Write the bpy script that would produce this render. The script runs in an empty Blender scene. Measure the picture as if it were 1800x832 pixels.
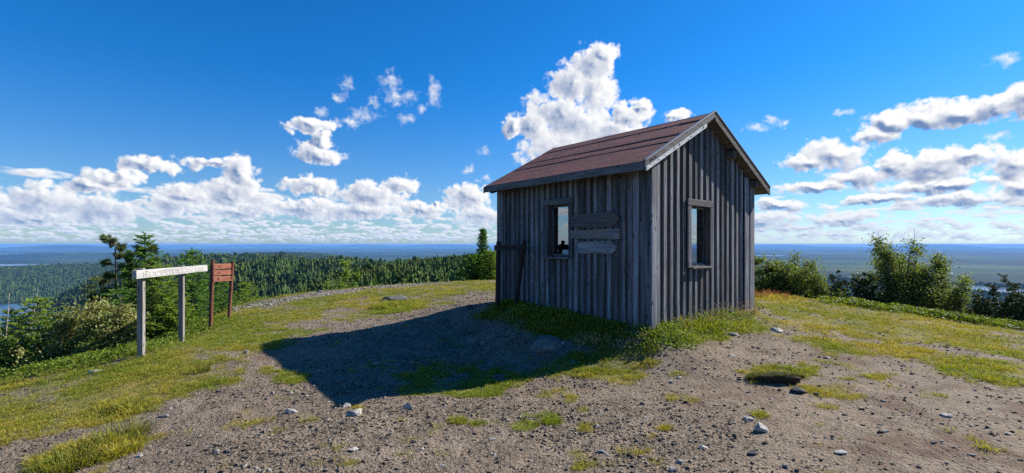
import bpy, bmesh, math, random
import numpy as np
from mathutils import Vector, Matrix, noise as mnoise
R = math.radians
scene = bpy.context.scene
COL = scene.collection
rng = np.random.default_rng(7)
random.seed(7)

# ------------------------------------------------------------------ camera
F, CX, Y0, EYE = 838.0, 900.0, 430.4, 1.6          # focal length and eye line in photo pixels, eye height
cam = bpy.data.cameras.new('camera')
cam.sensor_width = 36.0
cam.lens = 36.0 * F / 1800.0
cam.shift_y = (Y0 - 416.0) / 1800.0
cam.clip_start = 0.05
cam.clip_end = 200000.0
camo = bpy.data.objects.new('camera', cam)
camo.location = (0, 0, EYE)
camo.rotation_euler = (R(90), 0, 0)
COL.objects.link(camo)
scene.camera = camo

# ------------------------------------------------------------------ light
SUN_AZ, SUN_EL = 64.0, 34.8
SKY_STRENGTH = 0.056
HAZE_DENSITY = 3.8e-5
view = scene.view_settings
view.view_transform = 'Standard'
view.look = 'None'
view.exposure = 0.92
view.gamma = 1.0
sd = Vector((math.sin(R(SUN_AZ)) * math.cos(R(SUN_EL)), math.cos(R(SUN_AZ)) * math.cos(R(SUN_EL)), math.sin(R(SUN_EL))))
sl = bpy.data.lights.new('sun', 'SUN')
sl.energy = 5.0
sl.angle = R(0.5)
sl.color = (1.0, 0.94, 0.84)
so = bpy.data.objects.new('sun', sl)
so.rotation_euler = sd.to_track_quat('Z', 'Y').to_euler()
so.location = (20, 12, 30)
COL.objects.link(so)
scene.cycles.use_denoising = False
scene.cycles.max_bounces = 5
scene.cycles.diffuse_bounces = 2
scene.cycles.glossy_bounces = 3
scene.cycles.transparent_max_bounces = 12


# ------------------------------------------------------------------ node helpers
class NT:
    def __init__(s, tree):
        s.t = tree
        s.n = tree.nodes
        s.l = tree.links

    def new(s, kind, **kw):
        n = s.n.new(kind)
        for k, v in kw.items():
            setattr(n, k, v)
        return n

    def put(s, sock, v):
        if v is None:
            return
        if isinstance(v, bpy.types.NodeSocket):
            s.l.new(v, sock)
        else:
            if sock.type == 'RGBA' and hasattr(v, '__len__') and len(v) == 3:
                v = (*v, 1.0)
            sock.default_value = v

    def math(s, op, a, b=None, c=None, clamp=False):
        n = s.new('ShaderNodeMath', operation=op, use_clamp=clamp)
        s.put(n.inputs[0], a); s.put(n.inputs[1], b); s.put(n.inputs[2], c)
        return n.outputs[0]

    def vec(s, op, a, b=None, c=None, scale=None):
        n = s.new('ShaderNodeVectorMath', operation=op)
        s.put(n.inputs[0], a); s.put(n.inputs[1], b); s.put(n.inputs[2], c)
        if scale is not None:
            s.put(n.inputs['Scale'], scale)
        return n.outputs['Value'] if op in ('LENGTH', 'DOT_PRODUCT', 'DISTANCE') else n.outputs['Vector']

    def noise(s, vec, scale, detail=2, rough=0.5, dist=0.0, out='Fac', lac=2.0):
        n = s.new('ShaderNodeTexNoise')
        if vec is not None:
            s.put(n.inputs['Vector'], vec)
        n.inputs['Scale'].default_value = scale
        n.inputs['Detail'].default_value = detail
        n.inputs['Roughness'].default_value = rough
        n.inputs['Distortion'].default_value = dist
        n.inputs['Lacunarity'].default_value = lac
        return n.outputs[out]

    def voro(s, vec, scale, feature='F1', out='Distance', rand=1.0):
        n = s.new('ShaderNodeTexVoronoi', feature=feature)
        if vec is not None:
            s.put(n.inputs['Vector'], vec)
        n.inputs['Scale'].default_value = scale
        n.inputs['Randomness'].default_value = rand
        return n.outputs[out]

    def ramp(s, fac, a, b, lo=0.0, hi=1.0, smooth=True):
        n = s.new('ShaderNodeMapRange', interpolation_type='SMOOTHSTEP' if smooth else 'LINEAR')
        s.put(n.inputs[0], fac)
        s.put(n.inputs[1], a); s.put(n.inputs[2], b); s.put(n.inputs[3], lo); s.put(n.inputs[4], hi)
        return n.outputs[0]

    def mix(s, fac, a, b, blend='MIX'):
        n = s.new('ShaderNodeMix', data_type='RGBA', blend_type=blend)
        s.put(n.inputs[0], fac); s.put(n.inputs[6], a); s.put(n.inputs[7], b)
        return n.outputs[2]

    def comb(s, x, y, z):
        n = s.new('ShaderNodeCombineXYZ')
        s.put(n.inputs[0], x); s.put(n.inputs[1], y); s.put(n.inputs[2], z)
        return n.outputs[0]

    def sep(s, v):
        n = s.new('ShaderNodeSeparateXYZ')
        s.put(n.inputs[0], v)
        return n.outputs

    def attr(s, name, kind='GEOMETRY', out='Fac'):
        n = s.new('ShaderNodeAttribute', attribute_name=name, attribute_type=kind)
        return n.outputs[out]


# ------------------------------------------------------------------ sky and clouds
world = bpy.data.worlds.new('World')
scene.world = world
world.use_nodes = True
world.node_tree.nodes.clear()
W = NT(world.node_tree)


def az_el(px, py):
    a = math.atan2(px - CX, F)
    e = math.atan2(Y0 - py, math.hypot(F, px - CX))
    return math.degrees(a), math.degrees(e)


CLOUDS = [  # where the cumulus stand: bearing and height are worked out from these, with half width and half height
    (1045, 112, 42, 34), (1062, 98, 26, 20), (1010, 150, 44, 42), (1045, 165, 40, 45), (990, 195, 62, 42), (1020, 215, 60, 52),
    (938, 222, 40, 32), (906, 226, 19, 26), (985, 258, 80, 36),
    (1105, 207, 42, 27), (1130, 188, 16, 13), (1090, 235, 60, 28), (1185, 206, 30, 12),
    (545, 220, 48, 15), (560, 270, 44, 17), (566, 246, 22, 16),
    (425, 305, 36, 34), (385, 284, 60, 11), (405, 338, 62, 28), (330, 345, 60, 22), (265, 290, 56, 15), (205, 315, 62, 16), (160, 325, 55, 17),
    (75, 352, 85, 28), (-30, 352, 70, 26), (300, 360, 90, 24), (190, 368, 130, 26), (60, 382, 120, 14), (430, 372, 100, 18),
    (548, 326, 50, 16), (648, 342, 64, 26), (704, 325, 34, 18), (530, 366, 100, 18), (640, 372, 90, 16), (740, 366, 46, 14), (826, 342, 42, 25), (769, 356, 7, 8),
    (850, 378, 56, 20),
    (1425, 288, 52, 20), (1475, 270, 70, 30), (1530, 240, 56, 18), (1565, 214, 44, 20), (1625, 205, 58, 24), (1690, 198, 60, 24), (1755, 184, 58, 26),
    (1830, 168, 80, 34),
    (1440, 328, 70, 11), (1510, 312, 60, 20), (1572, 292, 48, 25), (1640, 292, 70, 30), (1710, 274, 56, 20), (1785, 288, 50, 30), (1660, 322, 130, 15),
    (1372, 361, 46, 9), (1700, 347, 110, 14), (1800, 325, 60, 18), (1545, 347, 80, 10), (1340, 388, 70, 14), (1480, 385, 70, 13), (1850, 350, 60, 20),
]
WISPS = [
    (685, 140, 15, 12), (700, 170, 24, 11), (763, 165, 9, 18), (713, 208, 14, 8), (608, 152, 9, 14), (640, 203, 20, 9), (615, 215, 18, 6), (590, 173, 8, 6), (657, 183, 8, 9),
    (850, 268, 9, 9), (820, 301, 9, 8), (740, 192, 6, 7), (855, 315, 6, 5),
    (1768, 103, 22, 9), (1330, 221, 26, 7), (1379, 217, 8, 4), (1350, 210, 14, 5), (1480, 197, 14, 5), (1755, 240, 18, 6), (560, 200, 14, 8), (1315, 330, 20, 6),
]


def cloud_group():
    g = bpy.data.node_groups.new('cloud_field', 'ShaderNodeTree')
    g.interface.new_socket('P', in_out='INPUT', socket_type='NodeSocketVector')
    g.interface.new_socket('D', in_out='OUTPUT', socket_type='NodeSocketFloat')
    g.interface.new_socket('B', in_out='OUTPUT', socket_type='NodeSocketFloat')
    g.interface.new_socket('M', in_out='OUTPUT', socket_type='NodeSocketFloat')
    N = NT(g)
    P = N.new('NodeGroupInput').outputs['P']
    w1 = N.noise(P, 0.5, 3, 0.55, out='Color')
    Pw = N.vec('ADD', P, N.vec('SCALE', N.vec('SUBTRACT', w1, (0.5, 0.5, 0.5)), scale=2.0))
    def chain(lst, grow, k, PP):
        cur = None
        for (px, py, rx, ry) in lst:
            a, e = az_el(px, py)
            c = math.cos(R(a))
            kk = 180 / math.pi / F
            wx, wy = max(rx * kk * c * c, 0.25) * grow, max(ry * kk * c, 0.25) * grow
            q = N.vec('MULTIPLY_ADD', PP, (1 / wx, 1 / wy, 0.0), (-a / wx, -e / wy, 0.0))
            d = N.vec('LENGTH', q)
            cur = d if cur is None else N.math('SMOOTH_MIN', cur, d, k)
        return N.math('MAXIMUM', N.math('SUBTRACT', 1.0, cur), -1.5)
    Fm = chain(CLOUDS, 1.15, 0.22, Pw)
    Pw2 = N.vec('ADD', P, N.vec('SCALE', N.vec('SUBTRACT', N.noise(P, 1.3, 3, 0.6, out='Color'), (0.5, 0.5, 0.5)), scale=1.5))
    Fw = chain(WISPS, 1.5, 0.1, Pw2)
    # rounded billows of three sizes, each a dome with a crease where it meets the next
    Pq = N.vec('ADD', P, N.vec('SCALE', N.vec('SUBTRACT', N.noise(P, 0.8, 3, 0.55, out='Color'), (0.5, 0.5, 0.5)), scale=1.5))

    def dome(vec, scale, feature='F1'):
        d = N.voro(vec, scale, feature)
        return N.math('SUBTRACT', 1.0, N.math('MULTIPLY', N.math('MULTIPLY', d, d), 1.6))
    dm = N.math('MULTIPLY', dome(Pq, 0.42, 'SMOOTH_F1'), 0.85)
    dm = N.math('ADD', dm, N.math('MULTIPLY', dome(Pq, 0.95), 0.50))
    dm = N.math('ADD', dm, N.math('MULTIPLY', dome(Pq, 2.1), 0.20))
    dm = N.math('SUBTRACT', dm, 1.0)
    n1 = N.noise(P, 1.6, 7, 0.6)
    Fs = N.math('MULTIPLY', Fm, 1.7)
    S1 = N.math('ADD', Fs, dm)
    S1 = N.math('ADD', S1, N.math('MULTIPLY', N.math('SUBTRACT', N.noise(P, 0.35, 3, 0.5), 0.5), 1.0))
    D1 = N.math('ADD', S1, N.math('MULTIPLY', N.math('SUBTRACT', n1, 0.5), 0.75))
    # smaller clouds farther off, in ranks down to the horizon
    x, y, z = N.sep(P)
    D2 = None
    for k, (yc, hw, fx, fy, amt) in enumerate(((0.7, 0.8, 0.95, 3.0, 0.56), (1.7, 1.1, 0.55, 1.5, 0.50), (3.2, 1.6, 0.33, 0.85, 0.47), (5.0, 1.9, 0.20, 0.60, 0.24))):
        q = N.comb(N.math('MULTIPLY', x, fx), N.math('MULTIPLY', y, fy), 7.3 * k + 1.7)
        nn = N.noise(q, 1.0, 4, 0.48, 0.2)
        nn = N.math('ADD', nn, N.math('MULTIPLY', N.math('SUBTRACT', dome(q, 2.4), 0.7), 0.11))
        win = N.math('SUBTRACT', amt, N.math('MULTIPLY', N.math('POWER', N.math('DIVIDE', N.math('SUBTRACT', y, yc), hw), 2.0), 0.55))
        d = N.math('MULTIPLY', N.math('ADD', N.math('SUBTRACT', nn, 0.625), N.math('MULTIPLY', win, 0.42)), 5.0)
        D2 = d if D2 is None else N.math('MAXIMUM', D2, d)
    Dw = N.math('ADD', N.math('MULTIPLY', Fw, 0.8), N.math('MULTIPLY', N.math('SUBTRACT', N.noise(P, 0.9, 6, 0.55), 0.53), 2.6))
    Dw = N.math('MULTIPLY', Dw, 0.42)
    D1 = N.math('MAXIMUM', D1, Dw)
    D = N.math('MAXIMUM', D1, D2)
    S = N.math('MAXIMUM', S1, N.math('MULTIPLY', D2, 0.7))
    S = N.math('MAXIMUM', S, Dw)
    Mm = N.math('MAXIMUM', Fs, N.math('MULTIPLY', D2, 0.5))
    o = N.new('NodeGroupOutput')
    N.l.new(D, o.inputs['D'])
    N.l.new(S, o.inputs['B'])
    N.l.new(Mm, o.inputs['M'])
    return g


CG = cloud_group()
tc = W.new('ShaderNodeTexCoord').outputs['Generated']
sky = W.new('ShaderNodeTexSky', sky_type='NISHITA')
sky.sun_disc = False
sky.sun_elevation = R(SUN_EL)
sky.sun_rotation = R(SUN_AZ)
sky.altitude = 300
sky.air_density = 1.0
sky.dust_density = 0.25
sky.ozone_density = 2.5
hs = W.new('ShaderNodeHueSaturation')
hs.inputs['Saturation'].default_value = 1.05
hs.inputs['Value'].default_value = 1.0
sx, sy, sz = W.sep(tc)
AZ = W.math('MULTIPLY', W.math('ARCTAN2', sx, sy), 180 / math.pi)
EL = W.math('MULTIPLY', W.math('ARCSINE', sz), 180 / math.pi)
P0 = W.comb(AZ, EL, 0.0)
tint = W.mix(W.ramp(EL, -1.0, 20.0), (0.68, 0.90, 1.20), (0.30, 0.89, 1.50))
W.l.new(W.mix(1.0, sky.outputs[0], tint, 'MULTIPLY'), hs.inputs['Color'])
# direction to the sun on the bearing / height chart
todir = W.vec('NORMALIZE', W.vec('SUBTRACT', (SUN_AZ, SUN_EL + 12, 0), P0))
P1 = W.vec('ADD', P0, W.vec('SCALE', todir, scale=W.ramp(EL, 0.0, 9.0, 0.16, 0.42, False)))
g0 = W.new('ShaderNodeGroup'); g0.node_tree = CG; W.l.new(P0, g0.inputs['P'])
g1 = W.new('ShaderNodeGroup'); g1.node_tree = CG; W.l.new(P1, g1.inputs['P'])
D0, D1 = g0.outputs['D'], g1.outputs['D']
alpha = W.ramp(D0, -0.06, 0.58)
alpha = W.math('MULTIPLY', alpha, W.ramp(EL, -0.2, 0.9))
grad = W.math('SUBTRACT', g0.outputs['B'], g1.outputs['B'])
mac = W.math('SUBTRACT', g0.outputs['M'], g1.outputs['M'])
edge = W.ramp(D0, 0.0, 1.7, 0.18, -0.33)                 # thin rims let light through, deep cores are grey
lit = W.math('ADD', 0.74, W.math('MULTIPLY', grad, 0.33))
lit = W.math('ADD', lit, W.math('MULTIPLY', mac, 0.95))
lit = W.math('ADD', lit, edge, clamp=True)
ccol = W.mix(lit, (0.15, 0.245, 0.46), (0.93, 0.93, 0.93))
ccol = W.mix(W.ramp(EL, 0.0, 6.0, 0.5, 0.0), ccol, (0.42, 0.57, 0.80))
bg1 = W.new('ShaderNodeBackground')
W.l.new(hs.outputs[0], bg1.inputs[0]); bg1.inputs[1].default_value = SKY_STRENGTH
bg2 = W.new('ShaderNodeBackground')
W.l.new(ccol, bg2.inputs[0]); bg2.inputs[1].default_value = 0.58
ms = W.new('ShaderNodeMixShader')
W.l.new(alpha, ms.inputs[0]); W.l.new(bg1.outputs[0], ms.inputs[1]); W.l.new(bg2.outputs[0], ms.inputs[2])
wo = W.new('ShaderNodeOutputWorld')
W.l.new(ms.outputs[0], wo.inputs['Surface'])
world.cycles.sampling_method = 'MANUAL'
world.cycles.sample_map_resolution = 512


# ------------------------------------------------------------------ object helpers
def tag(o, label=None, cat=None, group=None, kind=None):
    if label: o['label'] = label
    if cat: o['category'] = cat
    if group: o['group'] = group
    if kind: o['kind'] = kind
    return o


def empty(name, loc, rz=0.0):
    o = bpy.data.objects.new(name, None)
    o.empty_display_size = 0.2
    o.location = loc
    o.rotation_euler = (0, 0, rz)
    COL.objects.link(o)
    return o


def np_mesh(name, verts, faces, mat=None, smooth=False, mats=None, midx=None):
    verts = np.asarray(verts, np.float32).reshape(-1, 3)
    faces = np.asarray(faces, np.int32)
    k = faces.shape[1]
    m = bpy.data.meshes.new(name)
    m.vertices.add(len(verts)); m.vertices.foreach_set('co', verts.ravel())
    m.loops.add(faces.size); m.loops.foreach_set('vertex_index', faces.ravel())
    m.polygons.add(len(faces))
    m.polygons.foreach_set('loop_start', np.arange(0, faces.size, k, dtype=np.int32))
    m.polygons.foreach_set('loop_total', np.full(len(faces), k, np.int32))
    if smooth:
        m.polygons.foreach_set('use_smooth', np.ones(len(faces), bool))
    if mats:
        for q in mats: m.materials.append(q)
        m.polygons.foreach_set('material_index', np.asarray(midx, np.int32))
    elif mat:
        m.materials.append(mat)
    m.update(calc_edges=True)
    return m


def link(name, mesh, parent=None):
    o = bpy.data.objects.new(name, mesh)
    COL.objects.link(o)
    if parent is not None:
        o.parent = parent
    return o


def bm_obj(name, bm, mat, parent=None, smooth=False):
    m = bpy.data.meshes.new(name)
    bmesh.ops.recalc_face_normals(bm, faces=bm.faces)
    bm.to_mesh(m); bm.free()
    if smooth:
        for p in m.polygons: p.use_smooth = True
    m.materials.append(mat)
    return link(name, m, parent)


def box(bm, x0, x1, y0, y1, z0, z1, jit=0.0):
    pts = [(x, y, z) for z in (z0, z1) for (x, y) in ((x0, y0), (x1, y0), (x1, y1), (x0, y1))]
    vs = [bm.verts.new((p[0] + random.uniform(-jit, jit), p[1] + random.uniform(-jit, jit), p[2] + random.uniform(-jit, jit))) for p in pts]
    for f in ((0, 3, 2, 1), (4, 5, 6, 7), (0, 1, 5, 4), (1, 2, 6, 5), (2, 3, 7, 6), (3, 0, 4, 7)):
        bm.faces.new([vs[i] for i in f])
    return vs


def prism(bm, prof, axis, a, b):
    """extrude a closed 2-D outline along an axis ('x','y','z') from a to b"""
    def P(p, t):
        if axis == 'x': return (t, p[0], p[1])
        if axis == 'y': return (p[0], t, p[1])
        return (p[0], p[1], t)
    A = [bm.verts.new(P(p, a)) for p in prof]
    B = [bm.verts.new(P(p, b)) for p in prof]
    n = len(prof)
    bm.faces.new(A); bm.faces.new(B[::-1])
    for i in range(n):
        bm.faces.new((A[i], B[i], B[(i + 1) % n], A[(i + 1) % n]))


def bevel(bm, w):
    bmesh.ops.bevel(bm, geom=list(bm.edges), offset=w, segments=1, affect='EDGES', clamp_overlap=True)


def tube_arrays(paths, sides=5):
    """paths: list of (points Nx3, radii N) -> verts, quads"""
    V, Q = [], []
    base = 0
    ang = np.linspace(0, 2 * np.pi, sides, endpoint=False)
    for pts, rad in paths:
        pts = np.asarray(pts, float); n = len(pts)
        tan = np.gradient(pts, axis=0)
        tan /= np.linalg.norm(tan, axis=1, keepdims=True) + 1e-9
        ref = np.tile(np.array([0.31, 0.2, 0.93]), (n, 1))
        ref[np.abs(tan[:, 2]) > 0.8] = (0.95, 0.2, 0.1)
        s = np.cross(tan, ref); s /= np.linalg.norm(s, axis=1, keepdims=True) + 1e-9
        t = np.cross(tan, s)
        ring = pts[:, None, :] + np.asarray(rad)[:, None, None] * (np.cos(ang)[None, :, None] * s[:, None, :] + np.sin(ang)[None, :, None] * t[:, None, :])
        V.append(ring.reshape(-1, 3))
        i = np.arange(n - 1)[:, None] * sides + np.arange(sides)[None, :]
        j = np.arange(n - 1)[:, None] * sides + (np.arange(sides)[None, :] + 1) % sides
        Q.append((np.stack([i, j, j + sides, i + sides], -1).reshape(-1, 4)) + base)
        base += n * sides
    return np.concatenate(V), np.concatenate(Q)


# ------------------------------------------------------------------ materials
def mat(name, build, disp=False):
    m = bpy.data.materials.new(name)
    m.use_nodes = True
    m.node_tree.nodes.clear()
    N = NT(m.node_tree)
    out = N.new('ShaderNodeOutputMaterial')
    sh = build(N)
    N.l.new(sh, out.inputs['Surface'])
    return m


def princ(N, color, rough=0.8, spec=0.3, bump=None, bdist=0.01, bstr=1.0, **kw):
    b = N.new('ShaderNodeBsdfPrincipled')
    N.put(b.inputs['Base Color'], color)
    N.put(b.inputs['Roughness'], rough)
    b.inputs['Specular IOR Level'].default_value = spec
    for k, v in kw.items():
        N.put(b.inputs[k.replace('_', ' ')], v)
    if bump is not None:
        bn = N.new('ShaderNodeBump')
        N.put(bn.inputs['Height'], bump)
        bn.inputs['Distance'].default_value = bdist
        bn.inputs['Strength'].default_value = bstr
        N.l.new(bn.outputs[0], b.inputs['Normal'])
    return b.outputs[0]


def wood(name, dark, light, axis=2, rough=0.85, var=0.35, warm=None):
    """weathered timber with grain along one local axis, knots and a tone of its own per piece"""
    def f(N):
        co = N.new('ShaderNodeTexCoord').outputs['Object']
        oi = N.new('ShaderNodeObjectInfo')
        rnd = oi.outputs['Random']
        sc = [26.0, 26.0, 26.0]; sc[axis] = 1.1
        off = N.vec('SCALE', N.comb(rnd, N.math('MULTIPLY', rnd, 3.1), N.math('MULTIPLY', rnd, 7.7)), scale=37.0)
        p = N.vec('ADD', N.vec('MULTIPLY', co, tuple(sc)), off)
        g1 = N.noise(p, 1.0, 6, 0.65, 0.35)
        p2 = N.vec('ADD', N.vec('MULTIPLY', co, tuple(x * 3.3 if i != axis else x * 1.6 for i, x in enumerate(sc))), off)
        g2 = N.noise(p2, 1.0, 3, 0.6)
        ks = [13.0, 13.0, 13.0]; ks[axis] = 4.2
        kn = N.voro(N.vec('ADD', N.vec('MULTIPLY', co, tuple(ks)), off), 1.0)
        knot = N.ramp(kn, 0.10, 0.20, 1.0, 0.0)
        blot = N.noise(N.vec('ADD', N.vec('SCALE', co, scale=1.7), off), 1.0, 4, 0.6)
        c = N.mix(N.ramp(g1, 0.28, 0.72), dark, light)
        c = N.mix(N.math('MULTIPLY', N.ramp(g2, 0.52, 0.70), 0.45), c, tuple(x * 0.45 for x in dark))
        if warm:
            c = N.mix(N.math('MULTIPLY', N.ramp(blot, 0.45, 0.7), 0.5), c, warm)
        c = N.mix(N.math('MULTIPLY', knot, 0.8), c, tuple(x * 0.28 for x in dark))
        v = N.math('ADD', 1.0 - var, N.math('MULTIPLY', rnd, 2 * var))
        c = N.mix(1.0, c, N.comb(v, v, v), 'MULTIPLY')
        h = N.math('ADD', g1, N.math('MULTIPLY', g2, 0.6))
        return princ(N, c, rough, 0.25, h, 0.006, 0.9)
    return mat(name, f)


M_WALL = wood('weathered_wall_wood', (0.042, 0.042, 0.046), (0.25, 0.257, 0.277), 2, var=.5, warm=(0.16, 0.125, 0.105))
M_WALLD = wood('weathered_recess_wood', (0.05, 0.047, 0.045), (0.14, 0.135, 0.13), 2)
M_TRIMY = wood('weathered_trim_wood_long', (0.085, 0.08, 0.078), (0.23, 0.22, 0.215), 1)
M_TRIMX = wood('weathered_trim_wood_cross', (0.085, 0.08, 0.078), (0.23, 0.22, 0.215), 0)
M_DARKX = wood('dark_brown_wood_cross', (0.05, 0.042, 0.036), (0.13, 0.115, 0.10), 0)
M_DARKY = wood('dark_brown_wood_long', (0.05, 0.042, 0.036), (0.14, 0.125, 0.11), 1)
M_DARKZ = wood('dark_brown_wood_post', (0.012, 0.010, 0.010), (0.042, 0.035, 0.032), 2)
M_LATH = wood('pale_lath_wood', (0.50, 0.49, 0.46), (0.74, 0.73, 0.70), 0, var=0.1)
M_ARROW = wood('weathered_arrow_wood', (0.085, 0.08, 0.075), (0.22, 0.21, 0.20), 1, warm=(0.17, 0.13, 0.10))
M_ARROWP = wood('paler_arrow_wood', (0.12, 0.12, 0.125), (0.36, 0.36, 0.37), 1)
M_PALE = wood('pale_grey_sign_wood', (0.27, 0.265, 0.26), (0.50, 0.49, 0.475), 0, var=0.08)
M_POST = wood('grey_post_wood', (0.13, 0.118, 0.108), (0.30, 0.28, 0.255), 2, var=0.12)
M_RED = wood('red_brown_stained_wood', (0.16, 0.052, 0.032), (0.29, 0.105, 0.062), 0, var=0.1)
M_REDPOST = wood('brown_post_wood', (0.10, 0.038, 0.024), (0.24, 0.095, 0.06), 2, var=0.1)
M_GROOVE = mat('carved_letter_groove', lambda N: princ(N, (0.33, 0.32, 0.31), 0.9, 0.1))
M_PAINT = mat('dark_letter_paint', lambda N: princ(N, (0.045, 0.022, 0.018), 0.7, 0.2))
M_NAIL = mat('dark_bolt_metal', lambda N: princ(N, (0.03, 0.03, 0.032), 0.5, 0.5))


def f_glass(N):
    n = N.noise(N.new('ShaderNodeTexCoord').outputs['Object'], 2.2, 2, 0.5)
    bn = N.new('ShaderNodeBump'); N.put(bn.inputs['Height'], n)
    bn.inputs['Distance'].default_value = 0.012; bn.inputs['Strength'].default_value = 0.12
    fr = N.new('ShaderNodeFresnel'); fr.inputs['IOR'].default_value = 2.1
    N.l.new(bn.outputs[0], fr.inputs['Normal'])
    gl = N.new('ShaderNodeBsdfGlossy'); gl.inputs['Roughness'].default_value = 0.01
    gl.inputs['Color'].default_value = (0.95, 0.97, 1, 1)
    N.l.new(bn.outputs[0], gl.inputs['Normal'])
    tr = N.new('ShaderNodeBsdfTransparent'); tr.inputs['Color'].default_value = (0.75, 0.8, 0.8, 1)
    mx = N.new('ShaderNodeMixShader')
    N.l.new(N.math('MINIMUM', N.math('MULTIPLY', fr.outputs[0], 2.4), 1.0), mx.inputs[0]); N.l.new(tr.outputs[0], mx.inputs[1]); N.l.new(gl.outputs[0], mx.inputs[2])
    return mx.outputs[0]


M_GLASS = mat('window_glass', f_glass)
M_INSIDE = mat('dark_room_boards', lambda N: princ(N, (0.06, 0.05, 0.045), 0.9, 0.1))


def f_felt(N):
    co = N.new('ShaderNodeTexCoord').outputs['Object']
    oi = N.new('ShaderNodeObjectInfo').outputs['Random']
    gr = N.noise(co, 260.0, 2, 0.6)
    bl = N.noise(N.vec('MULTIPLY', co, (2.0, 1.0, 2.0)), 1.6, 5, 0.65)
    st = N.noise(N.vec('MULTIPLY', co, (9.0, 1.3, 9.0)), 1.0, 4, 0.6)
    c = N.mix(N.ramp(gr, 0.35, 0.65), (0.12, 0.046, 0.038), (0.27, 0.108, 0.086))
    c = N.mix(N.math('MULTIPLY', N.ramp(bl, 0.4, 0.7), 0.45), c, (0.085, 0.05, 0.048))
    c = N.mix(N.math('MULTIPLY', N.ramp(st, 0.55, 0.75), 0.5), c, (0.05, 0.028, 0.028))
    v = N.math('ADD', 0.92, N.math('MULTIPLY', oi, 0.16))
    c = N.mix(1.0, c, N.comb(v, v, v), 'MULTIPLY')
    return princ(N, c, 0.9, 0.25, N.math('ADD', gr, N.math('MULTIPLY', bl, 4.0)), 0.004, 0.8)


M_FELT = mat('dark_red_roofing_felt', f_felt)
M_FLASH = mat('grey_metal_flashing', lambda N: princ(N, N.mix(N.noise(N.new('ShaderNodeTexCoord').outputs['Object'], 9.0, 4, 0.6), (0.13, 0.14, 0.15), (0.24, 0.25, 0.27)), 0.55, 0.5))


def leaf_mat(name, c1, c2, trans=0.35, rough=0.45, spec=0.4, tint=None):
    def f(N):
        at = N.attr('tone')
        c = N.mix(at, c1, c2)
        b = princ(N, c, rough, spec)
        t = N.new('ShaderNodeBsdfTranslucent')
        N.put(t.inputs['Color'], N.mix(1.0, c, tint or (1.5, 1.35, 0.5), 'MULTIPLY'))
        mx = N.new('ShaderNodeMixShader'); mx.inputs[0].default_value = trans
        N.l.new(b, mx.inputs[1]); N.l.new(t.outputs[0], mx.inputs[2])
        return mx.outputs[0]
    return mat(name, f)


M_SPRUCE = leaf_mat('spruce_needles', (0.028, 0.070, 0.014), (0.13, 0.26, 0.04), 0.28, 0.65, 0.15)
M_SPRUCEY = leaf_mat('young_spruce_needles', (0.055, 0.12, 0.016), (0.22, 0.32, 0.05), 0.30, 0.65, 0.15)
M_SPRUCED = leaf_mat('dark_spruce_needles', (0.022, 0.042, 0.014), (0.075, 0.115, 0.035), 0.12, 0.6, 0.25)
M_PINE = leaf_mat('pine_needles', (0.035, 0.065, 0.02), (0.14, 0.17, 0.045), 0.2, 0.55, 0.3)
M_BIRCH = leaf_mat('birch_leaves', (0.035, 0.07, 0.018), (0.19, 0.255, 0.07), 0.38, 0.6, 0.2)
M_WILLOW = leaf_mat('pale_willow_leaves', (0.065, 0.105, 0.022), (0.34, 0.34, 0.13), 0.35, 0.55, 0.25)
M_BILB = leaf_mat('bilberry_leaves', (0.05, 0.10, 0.012), (0.20, 0.26, 0.03), 0.35, 0.6, 0.2)


def bark(name, a, b, sc=18.0):
    def f(N):
        co = N.new('ShaderNodeTexCoord').outputs['Object']
        n = N.noise(N.vec('MULTIPLY', co, (1, 1, 0.35)), sc, 5, 0.65)
        return princ(N, N.mix(N.ramp(n, 0.35, 0.65), a, b), 0.9, 0.15, n, 0.01)
    return mat(name, f)


M_BARK = bark('grey_brown_bark', (0.05, 0.038, 0.03), (0.15, 0.12, 0.10))
M_PBARK = bark('orange_pine_bark', (0.16, 0.085, 0.045), (0.36, 0.23, 0.15))
M_BBARK = bark('birch_stem_bark', (0.07, 0.05, 0.04), (0.25, 0.21, 0.18))
M_DEAD = bark('bleached_dead_wood', (0.22, 0.19, 0.16), (0.46, 0.42, 0.37))


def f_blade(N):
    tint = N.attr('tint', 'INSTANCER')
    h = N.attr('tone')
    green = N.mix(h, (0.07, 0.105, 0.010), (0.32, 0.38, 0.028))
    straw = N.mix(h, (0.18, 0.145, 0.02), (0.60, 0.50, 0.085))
    c = N.mix(tint, green, straw)
    b = princ(N, c, 0.55, 0.3)
    t = N.new('ShaderNodeBsdfTranslucent'); N.put(t.inputs['Color'], N.mix(1.0, c, (1.3, 1.25, 0.6), 'MULTIPLY'))
    mx = N.new('ShaderNodeMixShader'); mx.inputs[0].default_value = 0.4
    N.l.new(b, mx.inputs[1]); N.l.new(t.outputs[0], mx.inputs[2])
    return mx.outputs[0]


M_BLADE = mat('grass_blades', f_blade)
M_STRAW = leaf_mat('straw_stalks', (0.13, 0.10, 0.045), (0.36, 0.27, 0.15), 0.3, 0.6, 0.2, (1.1, 1.0, 0.8))
M_REDGRASS = leaf_mat('reddish_dry_grass', (0.14, 0.06, 0.025), (0.36, 0.18, 0.08), 0.35, 0.6, 0.2, (1.2, 1.0, 0.7))


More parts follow.
